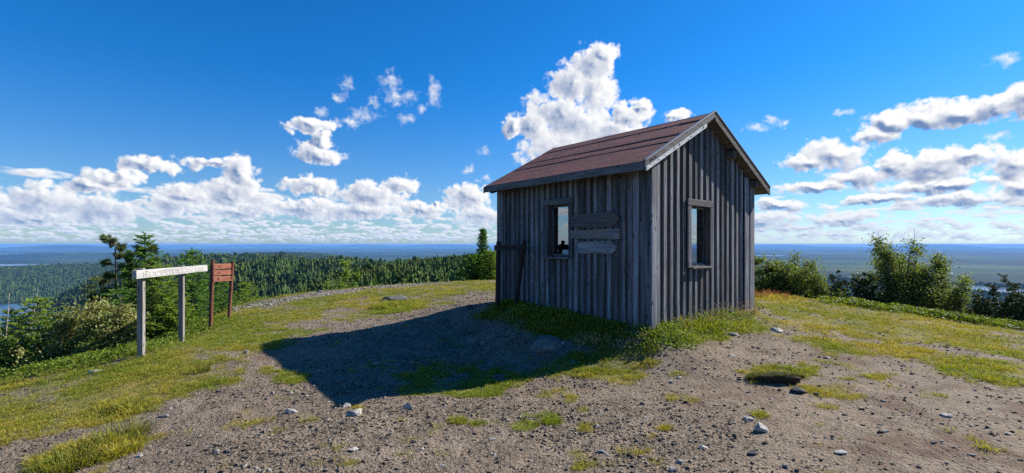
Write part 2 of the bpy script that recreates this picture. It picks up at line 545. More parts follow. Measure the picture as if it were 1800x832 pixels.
def rock_mat(name, a, b, lich=0.3, random_tone=0.3, inst=False):
    def f(N):
        co = N.new('ShaderNodeTexCoord').outputs['Object']
        rnd = N.new('ShaderNodeObjectInfo').outputs['Random']
        p = N.vec('ADD', co, N.vec('SCALE', N.comb(rnd, rnd, rnd), scale=31.0))
        n = N.noise(p, 14.0 if not inst else 2.0, 6, 0.65)
        n2 = N.noise(p, 60.0 if not inst else 6.0, 3, 0.6)
        c = N.mix(N.ramp(n, 0.3, 0.7), a, b)
        c = N.mix(N.math('MULTIPLY', N.ramp(n2, 0.55, 0.7), 0.5), c, tuple(x * 0.5 for x in a))
        if lich:
            l = N.noise(p, 9.0, 5, 0.7)
            c = N.mix(N.math('MULTIPLY', N.ramp(l, 0.58, 0.68), lich), c, (0.05, 0.05, 0.045))
        v = N.math('ADD', 1.0 - random_tone, N.math('MULTIPLY', rnd, 2 * random_tone))
        c = N.mix(1.0, c, N.comb(v, N.math('MULTIPLY', v, 0.985), N.math('MULTIPLY', v, 0.965)), 'MULTIPLY')
        return princ(N, c, 0.85, 0.25, N.math('ADD', n, N.math('MULTIPLY', n2, 0.3)), 0.012 if not inst else 0.2)
    return mat(name, f)


M_ROCK = rock_mat('grey_quartzite', (0.17, 0.165, 0.16), (0.34, 0.33, 0.31))
M_ROCKP = rock_mat('pale_quartzite', (0.22, 0.205, 0.185), (0.48, 0.45, 0.405), 0.55)
M_ROCKD = rock_mat('dark_stone', (0.025, 0.025, 0.028), (0.075, 0.075, 0.08), 0.0)
M_ROCKS = rock_mat('dull_boulder', (0.10, 0.10, 0.095), (0.20, 0.195, 0.185))
M_PEB = rock_mat('gravel_chips', (0.205, 0.165, 0.122), (0.51, 0.43, 0.335), 0.0, 0.65, True)

# ------------------------------------------------------------------ terrain
CTRL = [  # photo column, photo row, ground height
    (0, 832, -.12), (300, 832, -.05), (900, 832, 0), (1500, 832, .02), (1800, 832, .04),
    (0, 740, -.2), (0, 665, -.32), (249, 620, -.045), (320, 598, -.15), (370, 568, -.05), (402, 557.5, -.11), (430, 532, -.02), (560, 513, .03),
    (700, 499, .08), (800, 494, .09), (868, 492, .10), (600, 706, 0), (460, 605, -.02), (700, 600, 0.0), (700, 545, .03),
    (868, 530, .30), (960, 612, .12), (850, 566, .2), (845, 600, .04), (1100, 640, .07), (1300, 610, .18),
    (1450, 570, .24), (1320, 519, .40), (1480, 532, .30), (1620, 550, .10), (1800, 574, -.1), (1800, 640, 0), (1800, 700, .03), (1450, 650, .08),
    (1100, 720, .01), (600, 640, 0), (200, 720, -.1),
]
pts = []
for px, py, z in CTRL:
    d = (EYE - z) * F / (py - Y0)
    pts.append(((px - CX) / F * d, d, z))
TH = 0.8885
HX, HY, HZ = 1.943, 6.77, 0.45                       # near corner of the hut, foot of the wall
U = np.array([-math.cos(TH), math.sin(TH)]); V = np.array([math.sin(TH), math.cos(TH)])
HL, HW = 3.41, 3.04
RX = 1.478                                           # where the ridge stands across the gable
for a in (0.0, 0.33, .66, 1.0):
    for b in (0.0, 0.5, 1.0):
        q = np.array([HX, HY]) + U * HL * a + V * HW * b
        pts.append((q[0], q[1], 0.44))
for (a, b, z) in ((1.2, -.35, .42), (2.4, -.45, .45), (3.2, -.45, .5), (0.2, -.35, .3), (-.35, .6, .32), (-.4, 2.2, .34), (1.2, -1.15, .13)):
    q = np.array([HX, HY]) + U * a + V * b
    pts.append((q[0], q[1], z))
pts += [(0, -2, 0), (-5, -2, -.3), (5, -2, .05), (9, 3, .05), (-9, 2, -.5), (0, 17, .15), (6, 14, .25), (0, -8, -.2), (12, 6, -.2)]
pts = np.array(pts)


def tps_fit(p):
    n = len(p)
    d = np.linalg.norm(p[:, None, :2] - p[None, :, :2], axis=2)
    K = np.where(d > 0, d * d * np.log(d + 1e-12), 0) + np.eye(n) * 0.02
    Pm = np.c_[np.ones(n), p[:, :2]]
    A = np.zeros((n + 3, n + 3)); A[:n, :n] = K; A[:n, n:] = Pm; A[n:, :n] = Pm.T
    return np.linalg.solve(A, np.r_[p[:, 2], 0, 0, 0])


TW = tps_fit(pts)


def tps(x, y):
    out = TW[-3] + TW[-2] * x + TW[-1] * y
    for i in range(len(pts)):
        d2 = (x - pts[i, 0]) ** 2 + (y - pts[i, 1]) ** 2
        out = out + TW[i] * 0.5 * d2 * np.log(d2 + 1e-12)
    return out


def hash2(ix, iy, s):
    h = (ix.astype(np.int64) * 374761393 + iy.astype(np.int64) * 668265263 + s * 1442695041) & 0x7fffffff
    h = ((h ^ (h >> 13)) * 1274126177) & 0x7fffffff
    return ((h ^ (h >> 16)) & 0xffff) / 65535.0


def vnoise(x, y, s=0):
    ix, iy = np.floor(x), np.floor(y)
    fx, fy = x - ix, y - iy
    fx = fx * fx * (3 - 2 * fx); fy = fy * fy * (3 - 2 * fy)
    a = hash2(ix, iy, s); b = hash2(ix + 1, iy, s); c = hash2(ix, iy + 1, s); d = hash2(ix + 1, iy + 1, s)
    return (a + (b - a) * fx) * (1 - fy) + (c + (d - c) * fx) * fy


def fbm(x, y, o=4, s=0):
    r = 0; a = 0.5; t = 0
    for i in range(o):
        r = r + a * vnoise(x * 2 ** i + 17.3 * i, y * 2 ** i - 9.1 * i, s + i); t += a; a *= 0.55
    return r / t


BROW = np.array([(-180, 14), (-120, 12), (-90, 9.2), (-60, 9.2), (-47.8, 9.5), (-39, 9.6), (-35.4, 10.3), (-32, 12.8), (-30, 14.6), (-22.7, 16.8), (-13.8, 18.4), (-2.2, 19.8),
                 (8, 20), (18, 16), (27.3, 12.3), (35.4, 13.0), (41.4, 13.7), (47.8, 14.6), (60, 15.5), (90, 14), (140, 14), (180, 14)])
LAKES = [  # middle, half sizes, of the water in the plain
    (-1690, 1560, 420, 300), (2460, 2560, 150, 300), (-800, 7800, 560, 420), (2420, 3350, 70, 60), (5400, 10300, 420, 330), (-5700, 5500, 500, 190),
    (-12000, 12200, 1200, 420),
]


def bump(x, y, cx, cy, rx, ry, top, p, rot=0.0):
    c, s = math.cos(rot), math.sin(rot)
    dx, dy = x - cx, y - cy
    q = np.sqrt(((dx * c + dy * s) / rx) ** 2 + ((-dx * s + dy * c) / ry) ** 2)
    return -230 + (top + 230) * np.exp(-q ** p)


def far_pt(px, py, d):
    return (px - CX) / F * d, d, EYE - (py - Y0) / F * d


def ground(x, y, detail=True):
    x = np.asarray(x, float); y = np.asarray(y, float)
    r = np.hypot(x, y) + 1e-9
    az = np.degrees(np.arctan2(x, y))
    rb = np.interp(az, BROW[:, 0], BROW[:, 1])
    k = np.minimum(1.0, rb / r)
    k2 = np.minimum(1.0, (rb + 1.0) / r)
    near = tps(x * k2, y * k2)
    s = np.maximum(r - rb, 0.0)
    ss = np.where(s < 3, s * s / 6.0, s - 1.5)
    g = 230 * (1 - np.exp(-ss / 480.0))
    z = near - g
    und = (fbm(x / 900.0, y / 900.0, 4, 11) - 0.5)
    plain = -229.5 + und * 14 * np.clip((r - 600) / 1500, 0, 1)
    zz = np.maximum(z, -400)
    far = plain
    far = np.maximum(far, bump(x, y, 12, 262, 150, 285, -9.5, 8) + (fbm(x / 60, y / 60, 3, 5) - .5) * 5)
    far = np.maximum(far, bump(x, y, -265, 640, 190, 300, -31, 5) + (fbm(x / 90, y / 90, 3, 6) - .5) * 9)
    far = np.maximum(far, bump(x, y, -860, 1450, 330, 520, -36, 4) + (fbm(x / 150, y / 150, 3, 7) - .5) * 12)
    far = np.maximum(far, bump(x, y, -1990, 4100, 1000, 700, -62, 2.5))
    far = np.maximum(far, bump(x, y, -2900, 3300, 1000, 1150, -128, 2.5) + (fbm(x / 300, y / 300, 3, 8) - .5) * 14)
    far = np.maximum(far, bump(x, y, -7800, 9000, 2600, 800, -150, 2.5))
    # far hills on the skyline
    for (px, py, w, d) in ((110, 430.5, 130, 38000), (300, 430.3, 90, 40000), (640, 429.5, 60, 40000), (780, 430.6, 90, 41000), (480, 431.3, 120, 40000),
                           (1010, 430.5, 150, 40000), (1370, 431.6, 60, 38000), (1500, 430.0, 60, 41000), (1640, 430.2, 70, 34000), (1730, 431.6, 90, 39000),
                           (120, 433.0, 110, 21000), (1850, 431, 100, 40000), (-150, 430.5, 160, 39000)):
        hx, hy, hz = far_pt(px, py - 2.0, d)
        hz = min(hz, 28.0)
        far = np.maximum(far, bump(x, y, hx, hy, w / F * d, 1800, hz, 2.2) + (fbm(x / 2500, y / 2500, 3, 9) - .5) * 10)
    t = np.clip((s - 4) / 40.0, 0, 1); t = t * t * (3 - 2 * t)
    kk = 6.0
    sm = np.maximum(zz, far) + np.maximum(kk - np.abs(zz - far), 0) ** 2 / (4 * kk) * t
    z = np.where(s > 4, zz * (1 - t) + sm * t, zz)
    for (cx, cy, rx, ry) in LAKES:
        q = np.hypot((x - cx) / rx, (y - cy) / ry)
        q = q + (fbm(x / (rx * .5), y / (ry * .5), 3, 21) - .5) * 0.5
        m = np.clip((1.22 - q) / 0.22, 0, 1)
        m2 = np.clip((2.3 - q) / 0.9, 0, 1); m2 = m2 * m2 * (3 - 2 * m2)
        z = z * (1 - m2) + np.minimum(z, -230.6) * m2
        z = z * (1 - m) + (-233.0) * m
    if detail:
        nd = np.clip(1 - (r - 22) / 10, 0, 1)
        z = z + nd * ((fbm(x * 1.3, y * 1.3, 4, 31) - .5) * 0.07 + (fbm(x * 7, y * 7, 3, 33) - .5) * 0.022)
        # the turf hummock and the low bank before the hut
    return z


def gz(x, y):
    return float(ground(np.array([x]), np.array([y]))[0])


def at(px, py, it=12):
    """where the sight line through a photo pixel meets the near ground"""
    lo, hi = 2.0, 40.0
    dx, dz = (px - CX) / F, -(py - Y0) / F
    ds = np.linspace(1.8, 30, 1500)
    g = ground(ds * dx, ds)
    f = EYE + ds * dz - g
    i = np.argmax(f < 0)
    if f[i] >= 0: i = len(ds) - 1
    d = ds[i]
    return np.array([dx * d, d, g[i]])


def to_px(x, y, z):
    y = np.maximum(y, 0.3)
    return CX + F * x / y, Y0 + F * (EYE - z) / y


# where turf grows, in photo columns and rows: middle, half sizes, tilt in degrees, amount, share of straw colour
TURF = [
    (120, 680, 330, 62, -14, 1.0, .55), (330, 610, 170, 45, -25, 1.0, .45), (430, 580, 130, 38, -12, .95, .45), (560, 545, 190, 24, -5, .85, .6),
    (760, 508, 150, 10, -3, .9, .65), (780, 530, 110, 12, -6, .85, .4), (690, 540, 50, 12, -5, 1.0, .2), (500, 535, 130, 12, -6, .9, .5),
    (190, 725, 150, 26, -16, .8, .6), (150, 800, 110, 16, -14, .95, .5), (60, 740, 140, 30, -12, .7, .7), (510, 663, 36, 12, 0, .9, .4),
    (790, 660, 80, 22, -12, .3, .5), (920, 545, 85, 32, 6, 1.0, .3), (1010, 575, 120, 26, 8, 1.0, .3), (740, 688, 40, 10, 0, .95, .4),
    (830, 688, 60, 13, -3, .95, .4), (900, 660, 110, 20, -12, .8, .5), (1040, 630, 110, 16, -12, .85, .45), (1060, 655, 80, 10, 3, .9, .35), (1190, 658, 22, 5, 0, .9, .4),
    (1110, 640, 50, 10, 0, .7, .5), (1200, 585, 90, 22, 3, 1.0, .12), (1300, 565, 90, 20, 0, .95, .35), (1390, 545, 150, 18, 2, .95, .6), (1500, 570, 190, 26, 5, .9, .7),
    (1680, 590, 200, 30, 6, .85, .85), (1560, 610, 170, 18, 5, .8, .75), (1710, 650, 130, 22, 9, .9, .4), (1640, 630, 100, 16, 5, .75, .6), (1430, 640, 50, 9, 2, .7, .5),
    (1520, 665, 40, 7, 0, .6, .5), (1375, 655, 60, 16, 0, .8, .4), (1480, 690, 60, 12, 8, .5, .6), (1850, 640, 160, 40, 8, .8, .6),
    (920, 750, 22, 8, 0, .9, .4), (970, 742, 14, 6, 0, .8, .4), (805, 740, 12, 6, 0, .9, .3), (1335, 728, 14, 6, 0, .7, .4), (1600, 718, 20, 6, 0, .6, .7),
    (840, 745, 12, 4, 0, .6, .5), (1170, 752, 14, 5, 0, .5, .5), (1425, 785, 22, 8, 0, .4, .5), (600, 610, 50, 10, 0, .4, .5), (1180, 700, 12, 5, 0, .6, .5),
    (1350, 522, 90, 8, 0, 1.0, .9), (650, 520, 220, 14, -4, .8, .6),
]
BARE = [  # gravel that shows through
    (560, 517, 90, 5, -7, 1.0), (480, 530, 65, 7, -10, 1.0), (720, 500, 80, 4, -3, .9), (800, 545, 90, 14, -10, 1.0), (850, 525, 50, 8, 0, 1.0), (610, 548, 50, 6, -5, .8),
    (540, 568, 70, 9, -5, .7), (860, 600, 50, 30, 10, 1.0), (1500, 600, 60, 8, 3, .4), (1580, 640, 60, 8, 5, .5), (1700, 620, 90, 7, 8, .7), (1330, 610, 120, 10, 2, .6),
    (90, 780, 160, 14, -16, .9),
]


def turf_mask(x, y, z):
    px, py = to_px(x, y, z)
    n = (fbm(x * 1.6, y * 1.6, 4, 41) - .5)
    n2 = (fbm(x * 6.0, y * 6.0, 3, 43) - .5)
    best = np.full(x.shape, -9.0); straw = np.full(x.shape, 0.5)
    for (cx, cy, rx, ry, rot, v, st) in TURF:
        c, s = math.cos(R(rot)), math.sin(R(rot))
        dx, dy = px - cx, py - cy
        q = np.hypot((dx * c + dy * s) / rx, (-dx * s + dy * c) / ry)
        m = v * np.clip((1.25 - q) / 0.55, -1.0, 1.0)
        straw = np.where(m > best, st, straw); 
        best = np.maximum(best, m)
    for (cx, cy, rx, ry, rot, v) in BARE:
        c, s = math.cos(R(rot)), math.sin(R(rot))
        dx, dy = px - cx, py - cy
        q = np.hypot((dx * c + dy * s) / rx, (-dx * s + dy * c) / ry)
        best = best - v * 1.1 * np.clip((1.25 - q) / 0.6, 0, 1)
    out = (y < 1.8) | (np.abs(px - 900) > 1100)
    best = np.where(out, 0.35, best)
    rr = np.hypot(x, y); azz = np.degrees(np.arctan2(x, y))
    rb = np.interp(azz, BROW[:, 0], BROW[:, 1])
    best = np.maximum(best, np.where(rr > rb + 0.6, 0.9, -9))
    m = best + n * 2.1 + n2 * 1.7
    return np.clip((m - 0.12) / 0.75, 0, 1), np.clip(straw - .12 + ((fbm(x * .9, y * .9, 4, 47) - .5) * 2.0 + n2 * 1.0) * np.clip(straw * 2.2, .15, 1), 0, 1)


DIRT = [(1640, 745, 330, 95, 8, 1.0), (1380, 620, 170, 22, 4, .9), (1560, 830, 300, 60, 0, .8), (1000, 690, 120, 10, 0, .5), (460, 640, 120, 20, -20, .6), (1230, 690, 120, 30, 0, .5)]


def dirt_mask(x, y, z):
    px, py = to_px(x, y, z)
    best = np.zeros(x.shape)
    for (cx, cy, rx, ry, rot, v) in DIRT:
        c, s = math.cos(R(rot)), math.sin(R(rot))
        dx, dy = px - cx, py - cy
        q = np.hypot((dx * c + dy * s) / rx, (-dx * s + dy * c) / ry)
        best = np.maximum(best, v * np.clip((1.3 - q) / 0.6, 0, 1))
    return np.clip(best + (fbm(x * 1.4, y * 1.4, 4, 49) - .5) * 1.1 * (best > 0), 0, 1)


# near ground: a fan of rings, fine before the viewer
def fan(angles, radii):
    A, Rr = np.meshgrid(np.radians(angles), radii)
    return Rr * np.sin(A), Rr * np.cos(A)


def ring_faces(nr, na, wrap):
    i = np.arange(nr - 1)[:, None]; j = np.arange(na if wrap else na - 1)[None, :]
    a = i * na + j; b = i * na + (j + 1) % na
    return np.stack([a, a + na, b + na, b], -1).reshape(-1, 4)[:, ::-1]


ang_f = np.linspace(-54, 54, 620)
ang_c = np.linspace(54, 306, 90)[1:-1]
ang = np.r_[ang_f, ang_c]
rad = np.r_[0.05, 0.6, np.geomspace(1.2, 44, 400)]
gx, gy = fan(ang, rad)
gzv = ground(gx, gy)
tm, st = turf_mask(gx.ravel(), gy.ravel(), gzv.ravel())


def f_ground(N):
    geo = N.new('ShaderNodeNewGeometry').outputs['Position']
    turf = N.attr('turf'); straw = N.attr('straw')
    n0 = N.noise(geo, 0.55, 5, 0.6)
    n1 = N.noise(geo, 3.1, 6, 0.65)
    n2 = N.noise(geo, 24.0, 5, 0.7)
    n3 = N.noise(geo, 120.0, 3, 0.7)
    ch = N.new('ShaderNodeTexVoronoi'); ch.inputs['Scale'].default_value = 70.0; N.put(ch.inputs['Vector'], geo)
    ch2 = N.new('ShaderNodeTexVoronoi'); ch2.inputs['Scale'].default_value = 30.0; N.put(ch2.inputs['Vector'], geo)
    cr = N.sep(ch.outputs['Color'])[0]
    # earth between the chips
    earth = N.mix(N.ramp(n1, 0.35, 0.68), (0.115, 0.086, 0.060), (0.245, 0.19, 0.138))
    earth = N.mix(N.math('MULTIPLY', N.ramp(n0, 0.48, 0.68), 0.55), earth, (0.17, 0.115, 0.075))
    chip = N.mix(cr, (0.12, 0.10, 0.08), (0.44, 0.38, 0.315))
    gr = N.mix(N.math('MULTIPLY', N.ramp(ch.outputs['Distance'], 0.25, 0.55, 1.0, 0.0), N.ramp(n2, 0.3, 0.6, 0.25, 0.9)), earth, chip)
    gr = N.mix(N.math('MULTIPLY', N.ramp(n3, 0.55, 0.8), 0.5), gr, (0.05, 0.045, 0.04))
    dt = N.attr('dirt')
    fine = N.mix(N.ramp(n2, 0.3, 0.7), (0.155, 0.117, 0.083), (0.31, 0.245, 0.182))
    fine = N.mix(N.math('MULTIPLY', N.ramp(N.noise(geo, 1.5, 6, 0.7), 0.48, 0.62), 0.8), fine, (0.115, 0.066, 0.042))
    fine = N.mix(N.math('MULTIPLY', N.ramp(N.noise(geo, 5.5, 4, 0.6), 0.55, 0.7), 0.6), fine, (0.10, 0.11, 0.065))
    gr = N.mix(N.math('MULTIPLY', dt, 0.85), gr, fine)
    # moss and dead grass under the blades
    g1 = N.mix(N.ramp(n2, 0.3, 0.7), (0.055, 0.066, 0.010), (0.21, 0.23, 0.030))
    g2 = N.mix(N.ramp(n2, 0.3, 0.7), (0.11, 0.08, 0.02), (0.33, 0.26, 0.07))
    tf = N.mix(straw, g1, g2)
    tf = N.mix(N.math('MULTIPLY', N.ramp(n1, 0.52, 0.72), 0.6), tf, (0.10, 0.065, 0.035))
    c = N.mix(N.math('MULTIPLY', turf, 0.93), gr, tf)
    # below the brow the hillside is forest floor
    h = N.math('ADD', N.math('MULTIPLY', ch.outputs['Distance'], -0.5), N.math('MULTIPLY', n2, 1.4))
    h = N.math('ADD', h, N.math('MULTIPLY', ch2.outputs['Distance'], -0.7))
    h = N.math('ADD', h, N.math('MULTIPLY', n3, 0.35))
    return princ(N, c, 0.92, 0.15, h, 0.022, 0.9)


M_GROUND = mat('gravel_and_turf', f_ground)
gm = np_mesh('summit_ground', np.stack([gx, gy, gzv], -1), ring_faces(len(rad), len(ang), True), M_GROUND, True)
dm = dirt_mask(gx.ravel(), gy.ravel(), gzv.ravel())
for nm, arr in (('turf', tm), ('straw', st), ('dirt', dm)):
    a = gm.attributes.new(nm, 'FLOAT', 'POINT'); a.data.foreach_set('value', arr.astype(np.float32))
tag(link('summit_ground', gm), kind='structure')


def f_land(N):
    geo = N.new('ShaderNodeNewGeometry').outputs['Position']
    flat = N.vec('MULTIPLY', geo, (1, 1, 0))
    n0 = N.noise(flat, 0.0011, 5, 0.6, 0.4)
    n1 = N.noise(flat, 0.006, 6, 0.65)
    n2 = N.noise(flat, 0.045, 4, 0.7)
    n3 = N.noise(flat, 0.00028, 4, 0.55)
    c = N.mix(N.ramp(n2, 0.3, 0.7), (0.014, 0.032, 0.012), (0.055, 0.092, 0.028))
    c = N.mix(N.math('MULTIPLY', N.ramp(n1, 0.48, 0.66), 0.7), c, (0.07, 0.10, 0.036))
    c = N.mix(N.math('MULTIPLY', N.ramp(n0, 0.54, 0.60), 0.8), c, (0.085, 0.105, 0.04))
    c = N.mix(N.math('MULTIPLY', N.ramp(n0, 0.46, 0.40), 0.6), c, (0.010, 0.022, 0.012))  # dark patches painted into the land colour as cloud shadows
    c = N.mix(N.math('MULTIPLY', N.ramp(n3, 0.44, 0.54), 0.8), c, (0.010, 0.020, 0.010))  # broad dark bands, cloud shade again put into the colour
    return princ(N, c, 0.95, 0.05)


M_LAND = mat('forest_floor_bog_and_cloud_shade', f_land)
angL = np.r_[np.linspace(-56, 56, 420), np.linspace(56, 304, 60)[1:-1]]
radL = np.r_[np.geomspace(42, 48000, 330)]
lx, ly = fan(angL, radL)
lz = ground(lx, ly, False)
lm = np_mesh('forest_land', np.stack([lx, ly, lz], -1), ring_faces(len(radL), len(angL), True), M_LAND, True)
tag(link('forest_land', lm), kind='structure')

M_WATER = mat('lake_water', lambda N: princ(N, (0.02, 0.05, 0.09), 0.16, 0.5, N.noise(N.new('ShaderNodeNewGeometry').outputs['Position'], 0.08, 3, 0.6), 1.2, 0.35))
for (cx, cy, rx, ry) in LAKES:
    a = np.linspace(0, 2 * np.pi, 48, endpoint=False)
    vv = np.c_[cx + 1.35 * rx * np.cos(a), cy + 1.35 * ry * np.sin(a), np.full(48, -231.2)]
    vv = np.r_[vv, [[cx, cy, -231.2]]]
    ff = [(i, (i + 1) % 48, 48) for i in range(48)]
    tag(link('lake_water', np_mesh('lake_water', vv, ff, M_WATER)), kind='structure')


# ------------------------------------------------------------------ scatter (stuff)
PROTO = bpy.data.collections.new('prototypes')


def scatter_tree(name, protos):
    key = 'scatter_' + name
    g = bpy.data.node_groups.new(key, 'GeometryNodeTree')
    g.interface.new_socket('Geometry', in_out='INPUT', socket_type='NodeSocketGeometry')
    g.interface.new_socket('Geometry', in_out='OUTPUT', socket_type='NodeSocketGeometry')
    n = g.nodes; l = g.links
    gi = n.new('NodeGroupInput'); go = n.new('NodeGroupOutput')
    j = n.new('GeometryNodeJoinGeometry')

    def named(nm, t):
        a = n.new('GeometryNodeInputNamedAttribute'); a.data_type = t; a.inputs['Name'].default_value = nm
        return a.outputs['Attribute']
    for i, p in enumerate(protos):
        oi = n.new('GeometryNodeObjectInfo'); oi.inputs['Object'].default_value = p; oi.inputs['As Instance'].default_value = True
        cmpn = n.new('FunctionNodeCompare'); cmpn.data_type = 'INT'; cmpn.operation = 'EQUAL'
        l.new(named('vid', 'INT'), cmpn.inputs[2]); cmpn.inputs[3].default_value = i
        ip = n.new('GeometryNodeInstanceOnPoints')
        l.new(gi.outputs[0], ip.inputs['Points']); l.new(cmpn.outputs[0], ip.inputs['Selection'])
        l.new(oi.outputs['Geometry'], ip.inputs['Instance'])
        l.new(named('rot', 'FLOAT_VECTOR'), ip.inputs['Rotation']); l.new(named('scl', 'FLOAT_VECTOR'), ip.inputs['Scale'])
        l.new(ip.outputs[0], j.inputs[0])
    l.new(j.outputs[0], go.inputs[0])
    return g


def scatter(name, pos, rot, scl, vid, protos, tint=None, label=None):
    n = len(pos)
    m = bpy.data.meshes.new(name)
    m.vertices.add(n); m.vertices.foreach_set('co', np.asarray(pos, np.float32).ravel())
    a = m.attributes.new('rot', 'FLOAT_VECTOR', 'POINT'); a.data.foreach_set('vector', np.asarray(rot, np.float32).ravel())
    scl = np.asarray(scl, np.float32)
    if scl.ndim == 1: scl = np.repeat(scl[:, None], 3, 1)
    a = m.attributes.new('scl', 'FLOAT_VECTOR', 'POINT'); a.data.foreach_set('vector', scl.ravel())
    a = m.attributes.new('vid', 'INT', 'POINT'); a.data.foreach_set('value', np.asarray(vid, np.int32))
    if tint is not None:
        a = m.attributes.new('tint', 'FLOAT', 'POINT'); a.data.foreach_set('value', np.asarray(tint, np.float32))
    o = link(name, m)
    md = o.modifiers.new('scatter', 'NODES'); md.node_group = scatter_tree(name, protos)
    o['kind'] = 'stuff'
    if label: o['label'] = label
    return o


def proto(name, mesh):
    o = bpy.data.objects.new(name, mesh)
    PROTO.objects.link(o)
    return o


def tone_attr(mesh, vals):
    a = mesh.attributes.new('tone', 'FLOAT', 'POINT'); a.data.foreach_set('value', np.asarray(vals, np.float32))


def hull_rock(name, n, sx, sy, sz, m, seed, flat=0.0):
    r = random.Random(seed)
    bm = bmesh.new()
    for i in range(n):
        v = Vector((r.gauss(0, 1), r.gauss(0, 1), r.gauss(0, 1))).normalized() * r.uniform(.8, 1.0)
        bm.verts.new((v.x * sx, v.y * sy, max(v.z, -0.45 - flat * 0) * sz))
    res = bmesh.ops.convex_hull(bm, input=list(bm.verts))
    bmesh.ops.delete(bm, geom=[v for v in bm.verts if not v.link_faces], context='VERTS')
    me = bpy.data.meshes.new(name)
    bmesh.ops.recalc_face_normals(bm, faces=bm.faces)
    bm.to_mesh(me); bm.free()
    me.materials.append(m)
    return me


# gravel chips
PEBS = [proto('gravel_chip', hull_rock('gravel_chip', 11, 1, r1, r2, M_PEB, 50 + i)) for i, (r1, r2) in enumerate(((.8, .5), (.6, .45), (.9, .35), (.7, .6), (.5, .4), (.85, .25)))]


def sample_fan(n, rmin, rmax, a0=-52, a1=52, pw=0.5):
    a = np.radians(rng.uniform(a0, a1, n))
    u = rng.random(n)
    r = rmin * (rmax / rmin) ** u                    # even over the logarithm: dense near the viewer
    return r * np.sin(a), r * np.cos(a)


def in_hut(x, y, m=0.0):
    d = np.stack([x - HX, y - HY], -1)
    a = d @ U; b = d @ V
    return (a > -m) & (a < HL + m) & (b > -m) & (b < HW + m)


NP_ = 150000
px_, py_ = sample_fan(NP_, 2.7, 20)
pz_ = ground(px_, py_)
tmk, _ = turf_mask(px_, py_, pz_)
patch = fbm(px_ * 1.1, py_ * 1.1, 3, 77)
dk = dirt_mask(px_, py_, pz_)
keep = (rng.random(NP_) > np.clip(tmk * 0.93, 0, 1)) & (rng.random(NP_) > dk * .75) & ~in_hut(px_, py_, .05) & (rng.random(NP_) < np.clip((patch - .25) * 2.6, 0.25, 1))
px_, py_, pz_ = px_[keep], py_[keep], pz_[keep]
n = len(px_)
size = 0.0045 + 0.010 * rng.random(n) ** 2 + 0.024 * (rng.random(n) ** 8)
size = size * (1 + 0.05 * np.maximum(np.hypot(px_, py_) - 4, 0))
scatter('gravel', np.c_[px_, py_, pz_ + size * 0.1], np.c_[rng.uniform(-.4, .4, n), rng.uniform(-.4, .4, n), rng.uniform(0, 6.28, n)], size, rng.integers(0, len(PEBS), n), PEBS)

# grass
def tuft(seed, nb, spread, lean, w=0.035):
    r = np.random.default_rng(seed)
    a = r.uniform(0, 2 * np.pi, nb); rr = spread * np.sqrt(r.random(nb))
    base = np.c_[rr * np.cos(a), rr * np.sin(a), np.full(nb, -0.05)]
    h = r.uniform(.45, 1.0, nb)
    la = a + r.normal(0, .7, nb); ln = lean * r.uniform(.2, 1.0, nb)
    mid = base + np.c_[np.cos(la) * ln * h * .35, np.sin(la) * ln * h * .35, h * .6]
    tip = base + np.c_[np.cos(la) * ln * h, np.sin(la) * ln * h, h * (1 - .3 * ln)]
    wa = r.uniform(0, 2 * np.pi, nb)
    wv = np.c_[np.cos(wa), np.sin(wa), np.zeros(nb)] * w
    Vv = np.stack([base - wv, base + wv, mid + wv * .8, mid - wv * .8, tip], 1).reshape(-1, 3)
    i = np.arange(nb)[:, None] * 5
    tri = np.concatenate([i + np.array([[0, 1, 2]]), i + np.array([[0, 2, 3]]), i + np.array([[3, 2, 4]])])
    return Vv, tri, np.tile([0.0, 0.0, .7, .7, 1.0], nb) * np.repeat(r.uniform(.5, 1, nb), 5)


TUFTS = []
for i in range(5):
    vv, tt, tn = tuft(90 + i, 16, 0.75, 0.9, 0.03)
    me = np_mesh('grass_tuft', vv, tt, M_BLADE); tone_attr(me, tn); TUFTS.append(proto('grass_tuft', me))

NG = 260000
x_, y_ = sample_fan(NG, 2.7, 21.5)
z_ = ground(x_, y_)
tmk, stw = turf_mask(x_, y_, z_)
rb = np.interp(np.degrees(np.arctan2(x_, y_)), BROW[:, 0], BROW[:, 1])
gap = fbm(x_ * 2.6, y_ * 2.6, 4, 71)
keep = (rng.random(NG) < np.clip((gap - .30) * 6, .12, 1)) & (rng.random(NG) < np.clip(tmk * 1.1 - .12, 0, 1)) & ~in_hut(x_, y_, -.02) & (np.hypot(x_, y_) < rb + 1.2)
x_, y_, z_, stw, tmk = x_[keep], y_[keep], z_[keep], stw[keep], tmk[keep]
n = len(x_)
ppx, ppy = to_px(x_, y_, z_)
hgt = (0.018 + 0.028 * rng.random(n) ** 1.5) * (0.6 + 0.9 * fbm(x_ * 2.1, y_ * 2.1, 3, 55))
hgt *= 1 + 0.045 * np.maximum(np.hypot(x_, y_) - 4, 0)


def bumpmask(cx, cy, rx, ry):
    return np.exp(-((ppx - cx) / rx) ** 2 - ((ppy - cy) / ry) ** 2)


hgt *= 1 + 1.8 * bumpmask(1195, 575, 70, 16) + 1.6 * bumpmask(690, 538, 40, 10) + 1.6 * bumpmask(940, 545, 90, 25) + 0.8 * bumpmask(1040, 570, 90, 25) + 1.6 * bumpmask(170, 790, 110, 24)
hgt *= 1 + 1.2 * bumpmask(220, 718, 50, 12) + 0.9 * bumpmask(1350, 520, 100, 7)
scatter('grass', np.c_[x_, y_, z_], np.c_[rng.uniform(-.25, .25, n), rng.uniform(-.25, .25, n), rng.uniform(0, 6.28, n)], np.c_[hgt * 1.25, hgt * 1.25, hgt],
        rng.integers(0, 5, n), TUFTS, np.clip(stw + rng.normal(0, .18, n), 0, 1))


